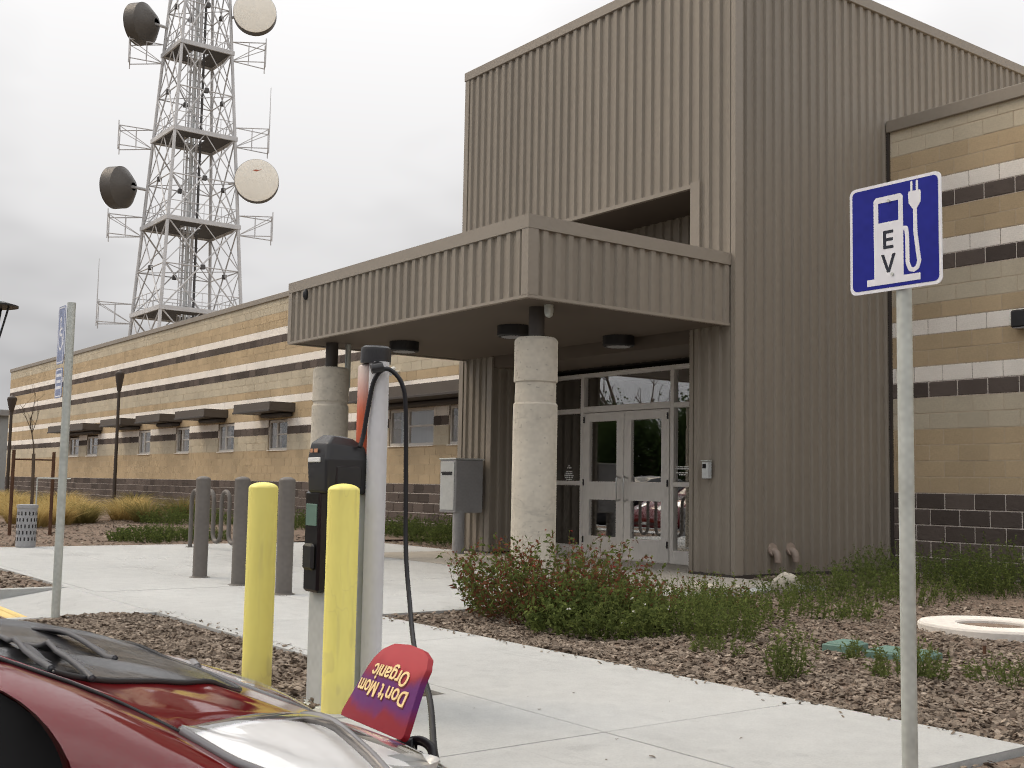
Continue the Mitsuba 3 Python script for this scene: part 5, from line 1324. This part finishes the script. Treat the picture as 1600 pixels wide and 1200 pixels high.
            rim = lathe([(0.0, 0.05), (0.06, 0.055), (0.08, 0.03), (0.20, 0.05), (0.235, 0.08), (0.235, 0.06), (0.0, 0.0)], 40)
            sp_ = cat_([rbox(0.05, 0.225, -0.03, 0.03, 0.045, 0.075, 0.006).apply_transform(trimesh.transformations.rotation_matrix(a, [0, 0, 1])) for a in np.arange(5) * 2 * np.pi / 5])
            M = np.array([[0, 0, s, s * 0.745], [s, 0, 0, c], [0, 1, 0, LOT + R], [0, 0, 0, 1.0]], float)
            wk = put('wheel', placed(tyre, M), 'rubber', 40)
            put('rim', placed(cat_([rim, sp_]), M), 'steel_bright', 40, wk)
    # cabin
    st_ = [(-0.28, 0.80, 0.66), (-0.75, 1.10, 0.63), (-1.10, 1.28, 0.60), (-1.6, 1.34, 0.58), (-2.3, 1.28, 0.57), (-2.75, 1.05, 0.60), (-2.95, 0.82, 0.66)]
    belt = 0.80
    C_ = np.array([[(-0.83 if abs(y) else 0, y, belt - 0.02), (-w - 0.06, y, z - 0.04), (-w + 0.04, y, z), (0, y, z + 0.025), (w - 0.04, y, z), (w + 0.06, y, z - 0.04), (0.83, y, belt - 0.02)] for y, z, w in st_])
    cab = grid(C_); cab.invert() if cab.face_normals[:, 2].mean() < 0 else None
    put('roof', cab, paint, 50)
    def gl(pts): return quad(*pts)
    o = np.array([0, 0.012, 0.014])
    w0, w1 = st_[0], st_[2]
    put('windshield', quad((-0.60, -0.34, 0.85), (0.60, -0.34, 0.85), (0.54, -1.06, 1.285), (-0.54, -1.06, 1.285)), 'black_gloss')
    for s in (-1, 1):
        put('side_window', quad((s * 0.83, -0.55, 0.85), (s * 0.83, -1.45, 0.85), (s * 0.66, -1.42, 1.28), (s * 0.68, -1.05, 1.24)), 'black_gloss')
        put('side_window', quad((s * 0.83, -1.5, 0.85), (s * 0.81, -2.45, 0.87), (s * 0.66, -2.3, 1.22), (s * 0.66, -1.47, 1.28)), 'black_gloss')
        mm = trimesh.creation.icosphere(subdivisions=2, radius=1.0); mm.apply_scale((0.10, 0.05, 0.065)); mm.apply_translation((s * 0.98, -0.62, 0.90))
        put('mirror', mm, paint, True)
        put('tail_light', rbox(s * 0.78 - 0.06, s * 0.78 + 0.06, -3.005, -2.9, 0.55, 0.80, 0.02), 'red_plastic')
    put('bumper_grille', rbox(-0.45, 0.45, 1.44, 1.50, 0.03, 0.13, 0.01), 'black_satin')
    put('number_plate', rbox(-0.15, 0.15, 1.488, 1.504, 0.05, 0.12, 0.004), 'label_white')
    return k


scene['car_red'] = {'type': 'twosided', 'bsdf': {'type': 'roughplastic', 'alpha': 0.008, 'int_ior': 1.7, 'nonlinear': True, 'diffuse_reflectance': mikit.proc(lambda p, n, uv: mi.Color3f(0.36, 0.009, 0.018) * (0.93 + 0.14 * fbm(p.x * 3, p.y * 3, p.z * 3, 3)))}}
scene['car_black'] = {'type': 'twosided', 'bsdf': {'type': 'principled', 'base_color': {'type': 'rgb', 'value': [0.012, 0.013, 0.016]}, 'roughness': 0.3, 'specular': 0.5, 'clearcoat': 1.0, 'clearcoat_gloss': 0.97}}
bsdf('lamp_chrome', vary((0.90, 0.91, 0.92), 9, 0.05, 0.03), 0.3, 0.5, metallic=0.2)
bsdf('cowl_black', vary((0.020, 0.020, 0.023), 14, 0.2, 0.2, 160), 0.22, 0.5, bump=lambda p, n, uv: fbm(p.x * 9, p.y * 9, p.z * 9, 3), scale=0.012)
bsdf('wiper_grey', (0.05, 0.05, 0.056), 0.45, 0.5)
bsdf('bezel_grey', (0.20, 0.195, 0.20), 0.3, 0.5, metallic=0.3)


def lid_fn(p, n, uv):
    z, x = p.z, p.x - CARX
    a = fbm(p.x * 16, p.z * 16, 2.0, 3) - 0.5
    red = mi.Color3f(0.20, 0.011, 0.020); coral = mi.Color3f(0.34, 0.040, 0.048); violet = mi.Color3f(0.10, 0.018, 0.12)
    v = smoothstep(0.50, 0.53, z + 0.04 * a - 0.04 * x) * smoothstep(0.59, 0.56, z + 0.05 * a)
    c = mix(red, coral, smoothstep(0.57, 0.61, z + 0.05 * a))
    return mix(c, violet, v)


bsdf('lid_print', mikit.proc(lid_fn), 0.5, 0.2)
bsdf('lid_gold', (0.72, 0.55, 0.27), 0.45, 0.4)
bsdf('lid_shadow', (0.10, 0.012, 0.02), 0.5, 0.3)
car('glossy red car with its charge port lid raised at the nose, bottom left', CARX, 0.0, 'car_red')
car('dark red car parked further along the row', -21.9, -0.3, 'car_red', None, False)
car('black car parked further along the row', -24.9, -0.3, 'car_black', None, False)

# ------------------------------------------------------------------ trees behind the camera (they show in the door glass and the car paint)
def tree(label, x, y, h, r, seed):
    g = np.random.default_rng(seed)
    k = thing('dense_tree', label, 'tree', 'trees beyond the parking lot')
    part(k, 'trunk', branchy((x, y, LOT - 0.1), h * 0.8, 0.14, 0.7, 2, seed, 4), 'bark', True)
    cl = g.normal(0, 1, (46, 3)); cl /= np.linalg.norm(cl, axis=1, keepdims=True); cl *= g.uniform(0.3, 1, (46, 1)) ** 0.5
    cl = cl * [r, r, h * 0.36] + [x, y, h * 0.62]
    n = 240
    Q = (cl[:, None] + g.normal(0, 0.26 * r / 1.6, (46, n, 3))).reshape(-1, 3); Q = Q[Q[:, 2] > 0.4]
    D = Q - [x, y, h * 0.5] + g.normal(0, 1, Q.shape)
    L = g.uniform(0.10, 0.22, len(Q))
    part(k, 'crown', leaves(Q, D, L, L * 0.4), 'tree_green', kind='stuff')


for i, (x, y, h, r) in enumerate(((-29, -13, 4.2, 2.2), (-33.5, -14, 4.6, 2.4), (-37.5, -13.5, 4.3, 2.1), (-41.5, -14.5, 4.7, 2.5), (-24, -15, 4.4, 2.3))):
    tree(('broad dark green tree with a rounded crown beyond the parking lot', 'dense dark green tree behind the bare tree, second in the row', 'dark green tree in the middle of the row beyond the parking lot', 'tallest dark green tree at the far end of the row beyond the parking lot', 'dark green tree at the near end of the row beyond the parking lot')[i], x, y, h, r, 40 + i)
bt = thing('bare_tree', 'bare leafless tree standing beyond the parking lot', 'tree')
part(bt, 'trunk', branchy((-40.5, -15.5, LOT), 8.6, 0.19, 0.55, 3, 77, 4), 'bark', True)
